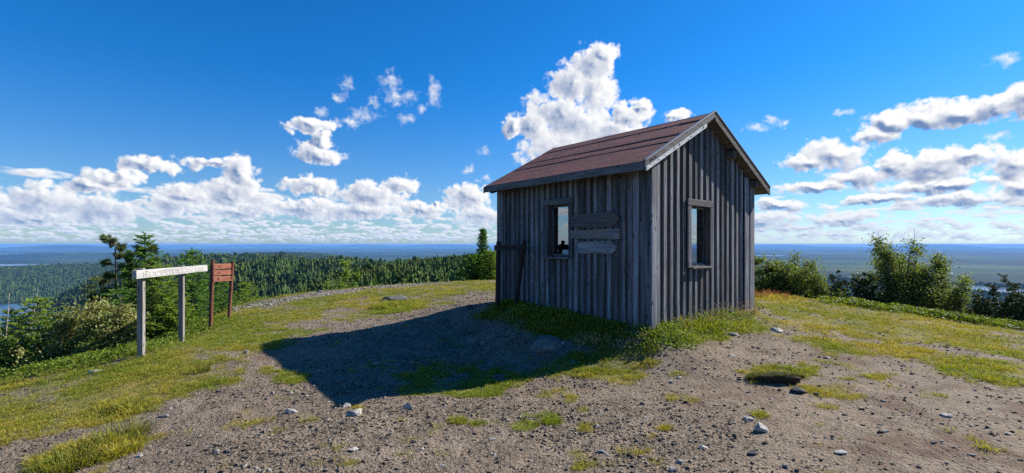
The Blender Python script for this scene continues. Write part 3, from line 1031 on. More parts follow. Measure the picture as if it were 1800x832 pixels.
# long arching blades of the two coarse tussocks at the lower left and the seed heads by the hut
def long_tussock(px, py, nb, hh, sp, seed, label):
    p = at(px, py)
    vv, tt, tn = tuft(seed, nb, sp, 1.1, 0.0035 / hh)
    me = np_mesh('grass_tussock', vv * hh, tt, M_TUSS); tone_attr(me, tn)
    o = link('grass_tussock', me); o.location = p
    return tag(o, label, 'grass tussock')


M_TUSS = leaf_mat('coarse_grass_blades', (0.07, 0.095, 0.02), (0.30, 0.29, 0.05), 0.45, 0.6, 0.15)
long_tussock(215, 775, 260, .22, .8, 301, 'coarse yellow green grass tussock with long arching blades at lower left')
long_tussock(120, 822, 240, .2, .85, 302, 'spiky yellow green grass tussock at the bottom left edge')
long_tussock(225, 720, 200, .15, .8, 303, 'yellow grass tussock at the edge of turf and gravel, left')
long_tussock(350, 655, 150, .16, .8, 304, 'straw coloured tuft between the white sign and the gravel')
long_tussock(680, 541, 700, .19, 2.0, 306, 'tall dark green grass clump in front of the flat topped rock')
long_tussock(250, 622, 90, .14, .9, 305, 'small leafy tuft at the foot of the nearest grey post')

# ------------------------------------------------------------------ stones
def stone(px, py, wpx, hpx, m, seed, label, depth=.75, rz=None, n=15, name='stone'):
    p = at(px, py)
    s = p[1] / F
    w, h = wpx * s / 2, hpx * s
    me = hull_rock(name, n, w, w * depth, h * .72, m, seed)
    o = link(name, me)
    o.location = (p[0], p[1] + w * depth * .5, p[2] + h * .10)
    o.rotation_euler = (random.uniform(-.1, .1), random.uniform(-.1, .1), random.uniform(-.5, .5) if rz is None else rz)
    return tag(o, label, 'stone')


stone(960, 616, 66, 30, M_ROCKS, 1, 'large rounded grey boulder half sunk in the bank in the hut shadow', .9, 0.1, 60, 'boulder')
stone(690, 531, 54, 14, M_ROCKS, 2, 'flat topped grey rock in the grass left of the hut', .8, 0.05, 40, 'flat_rock')
stone(1405, 692, 34, 14, M_ROCKD, 3, 'black pointed stone in front of the turf hummock')
stone(1437, 697, 15, 9, M_ROCKD, 4, 'small black stone right of the black pointed one')
stone(1340, 762, 30, 20, M_ROCKP, 5, 'pale cracked quartz stone in the right foreground')
stone(1318, 741, 24, 9, M_ROCKP, 6, 'flat whitish stone just behind the pale cracked quartz')
stone(1238, 790, 20, 9, M_ROCKP, 7, 'small white wedge stone, low right of centre')
stone(1366, 584, 26, 10, M_ROCKP, 8, 'pale lumpy stone in the grass right of the hut')
stone(1455, 631, 14, 5, M_ROCKP, 9, 'thin white stone lying flat on the dirt right of the hut')
stone(1290, 628, 22, 8, M_ROCK, 10, 'grey slab stone on the dirt in front of the right wall')
stone(1668, 735, 28, 8, M_ROCK, 11, 'bluish flat stone at the far right of the dirt')
stone(1290, 590, 22, 8, M_ROCK, 12, 'grey stone in the lush grass by the right wall')
stone(1325, 802, 24, 10, M_ROCKD, 13, 'dark stone near the bottom edge, right of centre')
stone(622, 732, 36, 15, M_ROCKP, 14, 'broad pale rock just outside the tip of the hut shadow')
stone(607, 716, 20, 8, M_ROCKP, 15, 'whitish stone at the very tip of the hut shadow')
stone(716, 720, 22, 14, M_ROCK, 16, 'blocky grey stone under the lower shadow edge')
stone(1067, 724, 11, 8, M_ROCKD, 17, 'single dark round stone in the middle of the gravel')
stone(620, 794, 24, 9, M_ROCKP, 18, 'white flat stone in the lower middle of the gravel')
stone(510, 728, 32, 9, M_ROCK, 19, 'long grey slab lying on the gravel left of centre', .5)
stone(285, 735, 24, 7, M_ROCK, 20, 'flat grey stone on the gravel left, beyond the coarse tussocks', .6)
stone(163, 658, 36, 7, M_ROCK, 21, 'flat grey slab sunk in turf below the nearest grey post', .6)
stone(430, 623, 18, 9, M_ROCKP, 22, 'white stone left of the shadow corner')
stone(826, 543, 13, 10, M_ROCKD, 23, 'dark stone on the path where the shadow starts')
stone(750, 566, 20, 9, M_ROCK, 24, 'grey stone inside the upper shadow edge')
stone(660, 642, 22, 7, M_ROCK, 25, 'flat stone in the middle of the hut shadow')
stone(1185, 830, 22, 10, M_ROCKP, 26, 'pale stone cut by the bottom edge, right of centre')
stone(1060, 797, 26, 6, M_ROCK, 27, 'narrow grey slab flush with the gravel, low centre', .5)
stone(240, 806, 20, 7, M_ROCK, 28, 'grey stone between the two coarse tussocks and the gravel')
stone(400, 797, 22, 6, M_ROCKD, 29, 'dark flat sliver of stone in the lower left gravel', .5)
stone(1195, 666, 12, 4, M_ROCK, 30, 'small grey stone beside the little grass patch on the dirt')
stone(850, 606, 18, 8, M_ROCK, 31, 'grey stone on the shaded path left of the boulder')
stone(1560, 762, 18, 6, M_ROCK, 32, 'grey stone in the right foreground dirt')
stone(1480, 800, 28, 9, M_ROCK, 33, 'grey stone slab near the bottom right edge')
stone(988, 606, 20, 7, M_ROCK, 34, 'small grey stone touching the right end of the boulder')
for k, (px, py, lab) in enumerate(((455, 527, 'grey rock in the rubble strip nearest the brown trail sign'), (560, 514, 'grey rock in the middle of the rubble strip'), (700, 499, 'grey rock at the far end of the rubble strip'),
                                   (740, 497, 'pale rock on the skyline of the summit, left of the small spruce'))):
    stone(px, py, 16 - k, 5, M_ROCK if k < 3 else M_ROCKP, 60 + k, lab)
# medium chips of stone, strewn
ns = 1500
x_, y_ = sample_fan(ns, 2.9, 18)
z_ = ground(x_, y_); tk, _ = turf_mask(x_, y_, z_)
kp = (tk < .35) & ~in_hut(x_, y_, .2)
x_, y_, z_ = x_[kp], y_[kp], z_[kp]; n = len(x_)
sz = 0.012 + 0.028 * rng.random(n) ** 4
BIGP = [proto('stone_chip', hull_rock('stone_chip', 12, 1, .7, .45, M_ROCK if i == 0 else M_ROCKP, 200 + i)) for i in range(6)]
scatter('loose_stones', np.c_[x_, y_, z_ + sz * .08], np.c_[rng.uniform(-.2, .2, n), rng.uniform(-.2, .2, n), rng.uniform(0, 6.28, n)], sz, rng.integers(0, 6, n), BIGP)
RUBP = [proto('rubble_stone', hull_rock('rubble_stone', 12, 1, .75, .4, M_ROCK, 240 + i)) for i in range(6)]
# rubble strip along the far edge of the summit
pp = []
for (a, b, cnt) in (((415, 541), (560, 517), 500), ((560, 516), (700, 500), 420), ((700, 500), (770, 496), 160)):
    for i in range(cnt):
        t = random.random()
        q = at(a[0] + (b[0] - a[0]) * t + random.gauss(0, 8), a[1] + (b[1] - a[1]) * t + abs(random.gauss(0, 3.2)))
        pp.append(q)
pp = np.array(pp); n = len(pp); sz = 0.02 + 0.055 * rng.random(n) ** 3
scatter('rubble', pp + np.c_[np.zeros(n), np.zeros(n), sz * .1], np.c_[rng.uniform(-.4, .4, n), rng.uniform(-.4, .4, n), rng.uniform(0, 6.28, n)], sz, rng.integers(0, 6, n), RUBP)

# turf hummock in the right foreground, undercut on the side to the viewer
hp = at(1372, 674)
hm = bmesh.new()
hz_ = .085
nu, nv = 40, 12
rows = []
for j in range(nv + 1):
    t = j / nv
    row = []
    for i in range(nu):
        a = 2 * math.pi * i / nu
        wob = 1 + .4 * mnoise.noise(Vector((math.cos(a) * 1.7, math.sin(a) * 1.7, 3.1)))
        front = max(0, -math.sin(a))
        if t < .5:
            k = 1.0 - .25 * front * (1 - t * 2); z = t * 2 * hz_ * (.35 + .65 * front)
        else:
            k = math.cos((t - .5) * math.pi) ; z = hz_ * (.35 + .65 * front) + .035 * math.sin((t - .5) * math.pi)
        row.append(hm.verts.new((.32 * wob * k * math.cos(a), .15 * wob * k * math.sin(a), z - .015 + .012 * mnoise.noise(Vector((math.cos(a) * k * 5, math.sin(a) * k * 5, t * 6))))))
    rows.append(row)
for j in range(nv):
    for i in range(nu):
        hm.faces.new((rows[j][i], rows[j][(i + 1) % nu], rows[j + 1][(i + 1) % nu], rows[j + 1][i]))
M_PEAT = mat('dark_peat', lambda N: princ(N, N.mix(N.noise(N.new('ShaderNodeTexCoord').outputs['Object'], 40.0, 5, .7), (0.02, 0.016, 0.012), (0.07, 0.055, 0.035)), 0.95, 0.1))
hroot = empty('turf_hummock', hp + np.array([0, .12, 0]), 0.05)
tag(hroot, 'low hummock of turf with a dark undercut edge in the right foreground', 'turf hummock')
bm_obj('peat', hm, M_PEAT, hroot, True)
vs, ts, tn = [], [], []
bs = 0
for k in range(480):
    a = random.uniform(0, 2 * math.pi); q = math.sqrt(random.random())
    v1, t1, n1 = tuft(1000 + k % 40, 12, .03, .9, .0016 / .05)
    v1 = v1 * np.array([.05, .05, .05]) * random.uniform(.7, 1.3)
    if k % 3 == 0: q = random.uniform(.9, 1.08)
    fr = max(0, -math.sin(a))
    v1 = v1 + np.array([.31 * q * math.cos(a), .15 * q * math.sin(a), hz_ * (.35 + .65 * fr * q) + .035 * (1 - q * q) - .01])
    vs.append(v1); ts.append(t1 + bs); tn.append(n1); bs += len(v1)
M_HUMG = leaf_mat('hummock_grass', (0.035, 0.05, 0.014), (0.14, 0.16, 0.05), 0.3, 0.6, 0.2)
me = np_mesh('grass', np.concatenate(vs), np.concatenate(ts), M_HUMG); tone_attr(me, np.concatenate(tn))
o = link('grass', me, hroot); o['kind'] = 'stuff'

# ------------------------------------------------------------------ the hut
hut = empty('timber_hut', (HX, HY, HZ), math.atan2(V[1], V[0]))
tag(hut, 'weathered grey timber hut with dark red felt roof on the summit', 'hut')
# local axes: x along the gable wall (right), y along the eaves wall (away to the left), z up from the wall foot


def left(px, py):
    k = (px - CX) / F
    y = (HX - k * HY) / (k * U[1] - U[0])
    d = HY + U[1] * y
    return y, EYE - (py - Y0) / F * d - HZ


def right(px, py):
    k = (px - CX) / F
    x = (k * HY - HX) / (V[0] - k * V[1])
    d = HY + V[1] * x
    return x, EYE - (py - Y0) / F * d - HZ


EAVE = 2.277                                          # underside line of the fascia top, local
PITCH = R(27.9)
TP = math.tan(PITCH)
OE, OER, OG, OB = .343, .40, .208, .09
ZE = EAVE + 0.0                                       # roof surface height at the left eave edge


def roof_z(x):                                        # roof surface
    return ZE + TP * (min(x, 2 * RX - x) + OE)


RIDGE = roof_z(RX)
SOFF = 0.10                                           # roof build-up
# windows (clear opening limits)
ly1, _ = left(968, 400); ly0, _ = left(1004, 400)
_, lz1 = left(985, 361); _, lz0 = left(985, 450)
rx0, _ = right(1208, 400); rx1, _ = right(1241, 400)
_, rz1 = right(1225, 364); _, rz0 = right(1225, 466)


def wall_boards(axis, length, pitch, bw, win, flip, topf, skip=()):
    """inner boards and proud cover boards along one wall. axis 'y': the eaves wall at x=0, 'x': gable wall at y=0 or y=HL"""
    k = 0
    t = 0.0
    n = int(round(length / pitch))
    pitch = length / n
    for i in range(n + 1):
        for layer in (0, 1):
            if layer == 0:
                if i == n: continue
                a, b = i * pitch + .012, (i + 1) * pitch - .012
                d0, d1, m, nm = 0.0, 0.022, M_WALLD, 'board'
            else:
                c = i * pitch
                w = bw * random.uniform(.9, 1.1)
                a, b = c - w / 2, c + w / 2
                a, b = max(a, 0.0), min(b, length)
                d0, d1, m, nm = 0.022, 0.048 + random.uniform(-.003, .003), M_WALL, 'cover_board'
            segs = [(random.uniform(-.035, .01) if layer else random.uniform(-.01, .02), None)]
            spans = []
            zlo = -.04 + random.uniform(-.02, .02)
            if win and b > win[0] - .004 and a < win[1] + .004:
                if a < win[0] - .004 or b > win[1] + .004:      # clip at the side of the opening
                    if a < win[0]:
                        spans.append((zlo, None, a, win[0])); a2, b2 = win[0], b
                    else:
                        spans.append((zlo, None, win[1], b)); a2, b2 = a, win[1]
                else:
                    a2, b2 = a, b
                if b2 - a2 > .01:
                    spans.append((zlo, win[2], a2, b2)); spans.append((win[3], None, a2, b2))
            else:
                spans.append((zlo, None, a, b))
            for (z0, z1, a_, b_) in spans:
                if b_ - a_ < .012: continue
                bm = bmesh.new()
                za = topf(a_) if z1 is None else z1
                zb = topf(b_) if z1 is None else z1
                lean = random.uniform(-.003, .003)
                if axis == 'y':
                    prof = [(a_ + lean, z0), (b_ + lean, z0), (b_, zb), (a_, za)]
                    x0, x1 = (-d1, -d0) if not flip else (HW + d0, HW + d1)
                    prism(bm, prof, 'x', x0, x1)
                else:
                    prof = [(a_ + lean, z0), (b_ + lean, z0)]
                    mid = RX
                    prof += [(b_, zb)]
                    if z1 is None and a_ < mid < b_:
                        prof += [(mid, topf(mid))]
                    prof += [(a_, za)]
                    y0, y1 = (-d1, -d0) if not flip else (HL + d0, HL + d1)
                    prism(bm, prof, 'y', y0, y1)
                if layer: bevel(bm, .003)
                bm_obj(nm, bm, m, hut)


wall_top_y = lambda t: EAVE - .09 + TP * OE
gable_top = lambda t: roof_z(t) - SOFF - .015
CB = .105
wall_boards('y', HL, .134, .068, (ly0, ly1, lz0, lz1), False, wall_top_y)
wall_boards('x', HW, .168, .076, (rx0, rx1, rz0, rz1), False, gable_top)
wall_boards('y', HL, .20, .1, None, True, wall_top_y)
wall_boards('x', HW, .20, .1, None, True, gable_top)
# corner boards, wider and prouder than the wall
for (x0, x1, y0, y1) in ((-.078, -.049, -.08, .10), (-.078, .105, -.110, -.081), (-.085, -.049, .115, .215), (-.078, -.049, .225, .30), (-.078, -.049, HL - .14, HL + .05),
                         (HW - .09, HW + .078, -.080, -.049), (HW - .27, HW - .12, -.075, -.049), (HW + .049, HW + .077, -.048, .10)):
    bm = bmesh.new()
    top = (wall_top_y(0) if x1 < .2 or x0 > HW else gable_top(x1))
    if x1 > .05 and x0 < .2: top = gable_top(0)
    box(bm, x0, x1, y0, y1, -.05 + random.uniform(-.02, .02), top - random.uniform(0, .03))
    bevel(bm, .004)
    bm_obj('corner_board', bm, M_WALL, hut)
# dark room inside
bm = bmesh.new()
box(bm, .35, HW - .12, .35, HL - .12, -.1, EAVE + .05)
bmesh.ops.reverse_faces(bm, faces=bm.faces)
bm_obj('room', bm, M_INSIDE, hut)


def window(axis, a0, a1, z0, z1):
    """frame round a deep opening; a runs along the wall, depth runs inwards"""
    root = empty('window', (0, 0, 0)); root.parent = hut

    def put(name, a_0, a_1, d_0, d_1, z_0, z_1, m, jit=.002):
        bm = bmesh.new()
        if axis == 'y': box(bm, -d_1, -d_0, a_0, a_1, z_0, z_1, jit)
        else: box(bm, a_0, a_1, -d_1, -d_0, z_0, z_1, jit)
        if jit: bevel(bm, .003)
        return bm_obj(name, bm, m, root)
    tw = .085
    mt = M_TRIMY if axis == 'y' else M_TRIMX
    put('trim_board', a0 - tw, a0, .050, .074, z0 - .03, z1, M_WALL)
    put('trim_board', a1, a1 + tw, .050, .074, z0 - .03, z1, M_WALL)
    put('trim_board', a0 - tw - .015, a1 + tw + .02, .052, .080, z1 + .003, z1 + .105, mt)
    put('sill', a0 - .02, a1 + .02, .0, .115, z0 - .05, z0 - .022, mt)
    dp = -.085 if axis == 'y' else -.075
    put('jamb', a0 - .022, a0, dp, .049, z0 - .02, z1 + .02, M_WALLD, 0)
    put('jamb', a1, a1 + .022, dp, .049, z0 - .02, z1 + .02, M_WALLD, 0)
    put('jamb', a0, a1, dp, .048, z1, z1 + .02, M_WALLD, 0)
    put('jamb', a0, a1, dp, .048, z0 - .021, z0, M_WALLD, 0)
    fw = .026
    put('sash', a0, a0 + fw, dp, dp + .05, z0, z1, M_WALLD)
    put('sash', a1 - fw, a1, dp, dp + .05, z0, z1, M_WALLD)
    put('sash', a0 + fw, a1 - fw, dp, dp + .048, z1 - fw, z1, mt)
    put('sash', a0 + fw, a1 - fw, dp, dp + .048, z0, z0 + fw, mt)
    bm = bmesh.new()
    g = dp + .03
    if axis == 'y': box(bm, -g, -g + .004, a0 + fw - .005, a1 - fw + .005, z0 + fw - .005, z1 - fw + .005)
    else: box(bm, a0 + fw - .005, a1 - fw + .005, -g, -g + .004, z0 + fw - .005, z1 - fw + .005)
    bm_obj('pane', bm, M_GLASS, root)


window('y', ly0, ly1, lz0, lz1)
window('x', rx0, rx1, rz0, rz1)

# roof: deck, felt strips, fascias, barge boards, purlins
bm = bmesh.new()
xl, xr = -OE, HW + OER
zr = lambda x: roof_z(x)
prof = [(xl, zr(xl) - .03), (RX, RIDGE - .03), (xr, zr(xr) - .03), (xr, zr(xr) - SOFF), (RX, RIDGE - SOFF), (xl, zr(xl) - SOFF)]
prism(bm, prof, 'y', -OG + .03, HL + OB - .02)
roof = bm_obj('roof', bm, M_DARKY, hut)


def felt(x0, x1, base, seed, lap):
    """one felt strip lying along the slope, with slack waves and a lapped lower edge"""
    nx, ny = 16, 70
    vv = []
    for j in range(ny + 1):
        y = -OG + (HL + OG + OB) * j / ny
        for i in range(nx + 1):
            t = i / nx
            wv = .055 * mnoise.noise(Vector((y * .7, seed * 3.1, 0.2))) + .015 * mnoise.noise(Vector((y * 2.7, seed * 1.1, 0.2)))
            x = x0 + (x1 - x0) * t + (wv if (i == 0 and lap) else 0)
            xw = x * 5.0 + 1.1 * mnoise.noise(Vector((y * .5, seed, 4)))
            z = zr(x) + base + (.0035 * (1 - t) if lap else .001) + .0042 * mnoise.noise(Vector((xw, y * .45, 7))) + .0016 * mnoise.noise(Vector((x * 16, y * 1.6, 3)))
            vv.append((x, y, z))
    vv = np.array(vv); nf = []
    for j in range(ny):
        for i in range(nx):
            a = j * (nx + 1) + i
            nf.append((a, a + 1, a + nx + 2, a + nx + 1))
    m = np_mesh('felt_strip', vv, nf, M_FELT, True)
    o = link('felt_strip', m, roof)
    s = o.modifiers.new('thick', 'SOLIDIFY'); s.thickness = .006; s.offset = -1
    return o


edges = [xl - .02, .36, .64, 1.18, RX]
for k in range(4):
    felt(edges[k], min(edges[k + 1] + .05, RX), -.004 + .004 * k, 11 + k, k > 0)
er = [xr + .02, HW - .1, HW - .55, HW - 1.0, RX]
for k in range(4):
    felt(er[k], max(er[k + 1] - .05, RX), -.004 + .004 * k, 31 + k, k > 0)


def slope_board(name, x0, x1, y0, y1, off0, off1, m, parent):
    """board that follows the roof slope between two x, with top and bottom offsets from the roof surface"""
    bm = bmesh.new()
    prof = [(x0, zr(x0) + off0), (x1, zr(x1) + off0), (x1, zr(x1) + off1), (x0, zr(x0) + off1)]
    prism(bm, prof, 'y', y0, y1)
    bevel(bm, .003)
    return bm_obj(name, bm, m, parent)


# left eave fascia in two lengths, and right eave fascia
for (a, b) in ((-OG + .032, 1.48), (1.485, HL + OB - .01)):
    bm = bmesh.new(); box(bm, xl - .028, xl - .002, a, b, zr(xl) - .115, zr(xl) - .012, .002); bevel(bm, .003)
    bm_obj('fascia_board', bm, M_TRIMY, roof)
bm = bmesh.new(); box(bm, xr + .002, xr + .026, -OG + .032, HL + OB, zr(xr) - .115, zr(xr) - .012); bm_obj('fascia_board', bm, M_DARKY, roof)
# barge boards: gable side and far side, both slopes
slope_board('barge_board', xl - .03, RX - .002, -OG + .002, -OG + .029, .012, -.075, M_TRIMX, roof)
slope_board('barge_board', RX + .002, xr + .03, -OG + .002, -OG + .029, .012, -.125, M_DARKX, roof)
slope_board('barge_board', xl - .03, RX - .002, HL + OB - .018, HL + OB + .008, .005, -.115, M_TRIMX, roof)
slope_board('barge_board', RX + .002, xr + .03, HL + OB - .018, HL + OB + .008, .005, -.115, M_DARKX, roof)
lath = slope_board('pale_lath', xl - .03, RX - .30, -OG - .022, -OG + .000, -.068, -.125, M_LATH, roof)
lath['label'] = 'pale newer lath under the left barge board'
slope_board('edge_flashing', xl - .032, RX - .001, -OG - .008, -OG + .05, .034, .0145, M_FLASH, roof)
slope_board('edge_flashing', RX + .001, xr + .032, -OG - .008, -OG + .05, .034, .0145, M_FLASH, roof)
for t in (.08, .14, .42, .50, .70, .93):
    x = xl + (RX - .3 - xl) * t
    bm = bmesh.new()
    bmesh.ops.create_uvsphere(bm, u_segments=8, v_segments=5, radius=.011)
    o = bm_obj('bolt', bm, M_NAIL, roof, True); o.location = (x, -OG - .022 if t > .3 else -OG - .004, zr(x) + (-.088 if t > .3 else -.03))
# purlins carrying the overhang, and wall plates
for (x, w, h) in ((RX + .72, .10, .12), (HW - .02, .10, .12)):
    bm = bmesh.new()
    ztop = zr(x + w / 2 if x > RX else x - w / 2) - SOFF - .004
    if abs(x - RX) < .1: ztop = RIDGE - SOFF - .03
    box(bm, x - w / 2, x + w / 2, -OG + .032, HL + .06, ztop - h, ztop); bevel(bm, .004)
    bm_obj('purlin', bm, M_DARKY, roof)
# rafter tails under the left eave
for y in (.19, HL - .03):
    bm = bmesh.new()
    prof = [(xl + .03, zr(xl + .03) - SOFF - .003), (-.086, zr(-.086) - SOFF - .003), (-.086, zr(-.086) - SOFF - .11), (xl + .10, zr(xl + .1) - SOFF - .085)]
    prism(bm, prof, 'y', y - .04, y + .04)
    bm_obj('rafter_tail', bm, M_DARKX, roof)


# arrow boards on the eaves wall
def arrow_board(pxs, label, m, seed, kind, thick=.024, proud=.051):
    """outline given by photo pixels on the wall"""
    o = empty('arrow_sign', (HX, HY, HZ), math.atan2(V[1], V[0]))
    tag(o, label, 'arrow sign', 'arrow signs on the hut wall')
    bm = bmesh.new()
    prof = [left(*p) for p in pxs]
    prism(bm, prof, 'x', -proud - thick, -proud)
    bevel(bm, .003)
    b = bm_obj('board', bm, m, o)
    # split lines of the weathered face are real slivers of raised grain
    return o


a1 = arrow_board([(1010, 379), (1050, 375), (1084, 372), (1095, 384), (1084, 398), (1062, 400), (1024, 402), (1011, 399)], 'topmost weathered arrow board with a split face beside the left window', M_ARROW, 1, 0)
a2 = arrow_board([(1006, 406), (1050, 404), (1095, 402), (1095, 421), (1050, 421), (1007, 419)], 'middle weathered board without a point beside the left window', M_ARROW, 2, 0)
a3 = arrow_board([(1021, 424), (1080, 424), (1090, 434), (1082, 446), (1050, 446), (1021, 445)], 'lowest and palest arrow board beside the left window', M_ARROWP, 3, 0)

# timber rail leaning by the far end of the eaves wall
def hut_pt(x, y, z=0.0):
    q = np.array([HX, HY]) + U * y + V * x
    return np.array([q[0], q[1], HZ + z])


def beam(name, p0, p1, w, d, m, parent, rzv=None):
    """rectangular beam between two points"""
    p0, p1 = Vector(p0), Vector(p1)
    ax = (p1 - p0); L = ax.length
    bm = bmesh.new(); box(bm, -w / 2, w / 2, -d / 2, d / 2, 0, L, .002); bevel(bm, .004)
    o = bm_obj(name, bm, m, parent)
    z = ax.normalized()
    xx = Vector((V[0], V[1], 0)) if rzv is None else Vector(rzv)
    yy = z.cross(xx).normalized(); xx = yy.cross(z)
    mw = Matrix((xx, yy, z)).transposed().to_4x4(); mw.translation = p0
    o.matrix_world = mw if parent is None else parent.matrix_world.inverted() @ mw
    if parent is not None:
        base = Matrix.Translation(parent.location).inverted()
        o.matrix_parent_inverse = Matrix.Identity(4)
        o.matrix_basis = base @ mw
    return o


fr = empty('timber_rail', hut_pt(-.42, 2.7, 0))
tag(fr, 'dark wooden rail of two posts and a crossbar at the hut wall', 'rail')


def left_off(px, py, off):
    """point on a plane off metres before the eaves wall"""
    o = np.array([HX, HY]) - V * off
    k = (px - CX) / F
    y = (o[0] - k * o[1]) / (k * U[1] - U[0])
    q = o + U * y
    return (q[0], q[1], EYE - (py - Y0) / F * q[1])


beam('post', left_off(874.5, 540, .42), left_off(876.5, 425, .42), .06, .075, M_DARKZ, fr)
beam('post', left_off(904, 560, .30), left_off(922, 423, .42), .05, .06, M_DARKZ, fr)
beam('crossbar', left_off(870, 436, .475), left_off(924, 435, .475), .04, .10, M_DARKZ, fr, (V[0], V[1], 0))


# ------------------------------------------------------------------ the two signs on posts
def text_mesh(txt, size, depth=.002, xscale=1.0):
    cu = bpy.data.curves.new('t', 'FONT'); cu.body = txt; cu.size = size; cu.extrude = depth; cu.align_x = 'LEFT'; cu.resolution_u = 2
    ob = bpy.data.objects.new('t', cu); COL.objects.link(ob)
    dg = bpy.context.evaluated_depsgraph_get(); dg.update()
    me = bpy.data.meshes.new_from_object(ob.evaluated_get(dg))
    bpy.data.objects.remove(ob); bpy.data.curves.remove(cu)
    return me


def px3(px, py, d):
    return np.array([(px - CX) / F * d, d, EYE - (py - Y0) / F * d])


# pale beam sign: two square posts and a long beam with carved letters
beamL = px3(223, 483.5, 6.5); beamR = px3(353, 471.5, 9.3)
def on_beam(px):
    k = (px - CX) / F; dv = beamR - beamL
    t = (k * beamL[1] - beamL[0]) / (dv[0] - k * dv[1])
    q = beamL + dv * t
    return np.array([q[0], q[1], gz(q[0], q[1])])
fa = on_beam(248); fb = on_beam(319)
dirv = (beamR - beamL); rz = math.atan2(dirv[1], dirv[0])
sg = empty('summit_sign', (fa[0], fa[1], fa[2]), rz)
tag(sg, 'pale grey beam sign with carved letters on two square posts', 'sign')


def sg_child(name, mesh_bm, m):
    return bm_obj(name, mesh_bm, m, sg)


def loc2(p):                                          # world -> sign frame
    d = np.array(p) - np.array([fa[0], fa[1], fa[2]])
    c, s = math.cos(rz), math.sin(rz)
    return np.array([d[0] * c + d[1] * s, -d[0] * s + d[1] * c, d[2]])


la, lb = loc2(fa), loc2(fb)
bl, br = loc2(beamL), loc2(beamR)
for p, top in ((la, bl), (lb, br)):
    bm = bmesh.new()
    zt = bl[2] + (br[2] - bl[2]) * (p[0] - bl[0]) / (br[0] - bl[0]) + .078
    box(bm, p[0] - .038, p[0] + .038, p[1] - .038, p[1] + .038, p[2] - .25, zt, .002); bevel(bm, .005)
    sg_child('post', bm, M_POST)
bm = bmesh.new()
yb = la[1] - .115
vs = box(bm, bl[0], br[0], yb, yb + .058, -.060, .060, .002)
for v in vs:
    t = (v.co.x - bl[0]) / (br[0] - bl[0]); v.co.z += bl[2] + (br[2] - bl[2]) * t
bevel(bm, .005)
bo = sg_child('beam', bm, M_PALE)
tm_ = text_mesh('KUCIMTURVAN KRIL', .105, .0015)
xs = np.array([v.co.x for v in tm_.vertices])
tm_.materials.append(M_GROOVE)
to = link('lettering', tm_, bo)
Lb = br[0] - bl[0]
tsc = (Lb * .88) / (xs.max() - xs.min())
slope = math.atan2(br[2] - bl[2], Lb)
to.location = (bl[0] + Lb * .06, yb - .0012, bl[2] + (br[2] - bl[2]) * .06 - .042)
to.rotation_euler = (R(90), -slope, 0)
to.scale = (tsc, 1, 1)

# red brown trail sign: two round posts and three boards
ga = np.array([0, 9.5, 0]); gb = np.array([0, 10.7, 0])
ra = px3(370, 568, ga[1]); rb_ = px3(402, 557, gb[1])
rzt = math.atan2(rb_[1] - ra[1], rb_[0] - ra[0])
fx = px3(371, 480, ga[1]); gxp = px3(414, 476, gb[1])
tr = empty('trail_sign', (ra[0], ra[1], ra[2]), rzt)
tag(tr, 'red brown trail sign with three boards on two thin brown posts', 'sign')


def loc3(p):
    d = np.array(p) - ra
    c, s = math.cos(rzt), math.sin(rzt)
    return np.array([d[0] * c + d[1] * s, -d[0] * s + d[1] * c, d[2]])


for (b, top) in ((px3(370, 575, ga[1]), px3(374, 457, ga[1])), (px3(402, 565, gb[1]), px3(409, 460, gb[1]))):
    p0, p1 = loc3(b), loc3(top)
    vv, qq = tube_arrays([(np.linspace(p0, p1, 5), np.array([.036] * 5))], 10)
    me = np_mesh('post', vv, qq, M_REDPOST, True)
    link('post', me, tr)
rowsT = ((463.5, 473.0, 369.5, 415), (474.5, 484.0, 368.5, 414.5), (485.5, 495.0, 368, 413.5))
words = (('NAUHAMO', '9', ''), ('LATUMA', 'k', '17'), ('KOTA', 'k', '29'))
for (t0, t1, xa, xb), wd in zip(rowsT, words):
    pL = loc3(px3(xa, (t0 + t1) / 2 + .8, ga[1])); pR = loc3(px3(xb, (t0 + t1) / 2 - .8, gb[1] + .1))
    hgt_ = (t1 - t0) / F * ga[1]
    bm = bmesh.new()
    pL = pL - np.array([.05, 0, 0]); pR = pR + np.array([.05, 0, 0])
    vs = box(bm, pL[0], pR[0], -.066, -.038, -hgt_ / 2, hgt_ / 2, .002)
    for v in vs:
        t = (v.co.x - pL[0]) / (pR[0] - pL[0]); v.co.z += pL[2] + (pR[2] - pL[2]) * t
    bevel(bm, .004)
    bd = bm_obj('board', bm, M_RED, tr)
    wL = pR[0] - pL[0]
    sl_ = math.atan2(pR[2] - pL[2], wL)
    for s_, fx_ in ((wd[0], .15), (wd[1], .66), (wd[2], .80)):
        if not s_: continue
        tmx = text_mesh(s_, hgt_ * .72, .0008)
        tmx.materials.append(M_PAINT)
        o = link('lettering', tmx, bd)
        o.location = (pL[0] + wL * fx_, -.0672, pL[2] + (pR[2] - pL[2]) * fx_ - hgt_ * .25)
        o.rotation_euler = (R(90), -sl_, 0)
        o.scale = (.82, 1, 1)
    for fx_ in (.09, .93):
        for dz in (-.28, .28):
            bm = bmesh.new(); bmesh.ops.create_uvsphere(bm, u_segments=8, v_segments=5, radius=.010)
            o = bm_obj('bolt', bm, M_NAIL, bd, True)
            o.location = (pL[0] + wL * fx_, -.067, pL[2] + (pR[2] - pL[2]) * fx_ + hgt_ * dz)


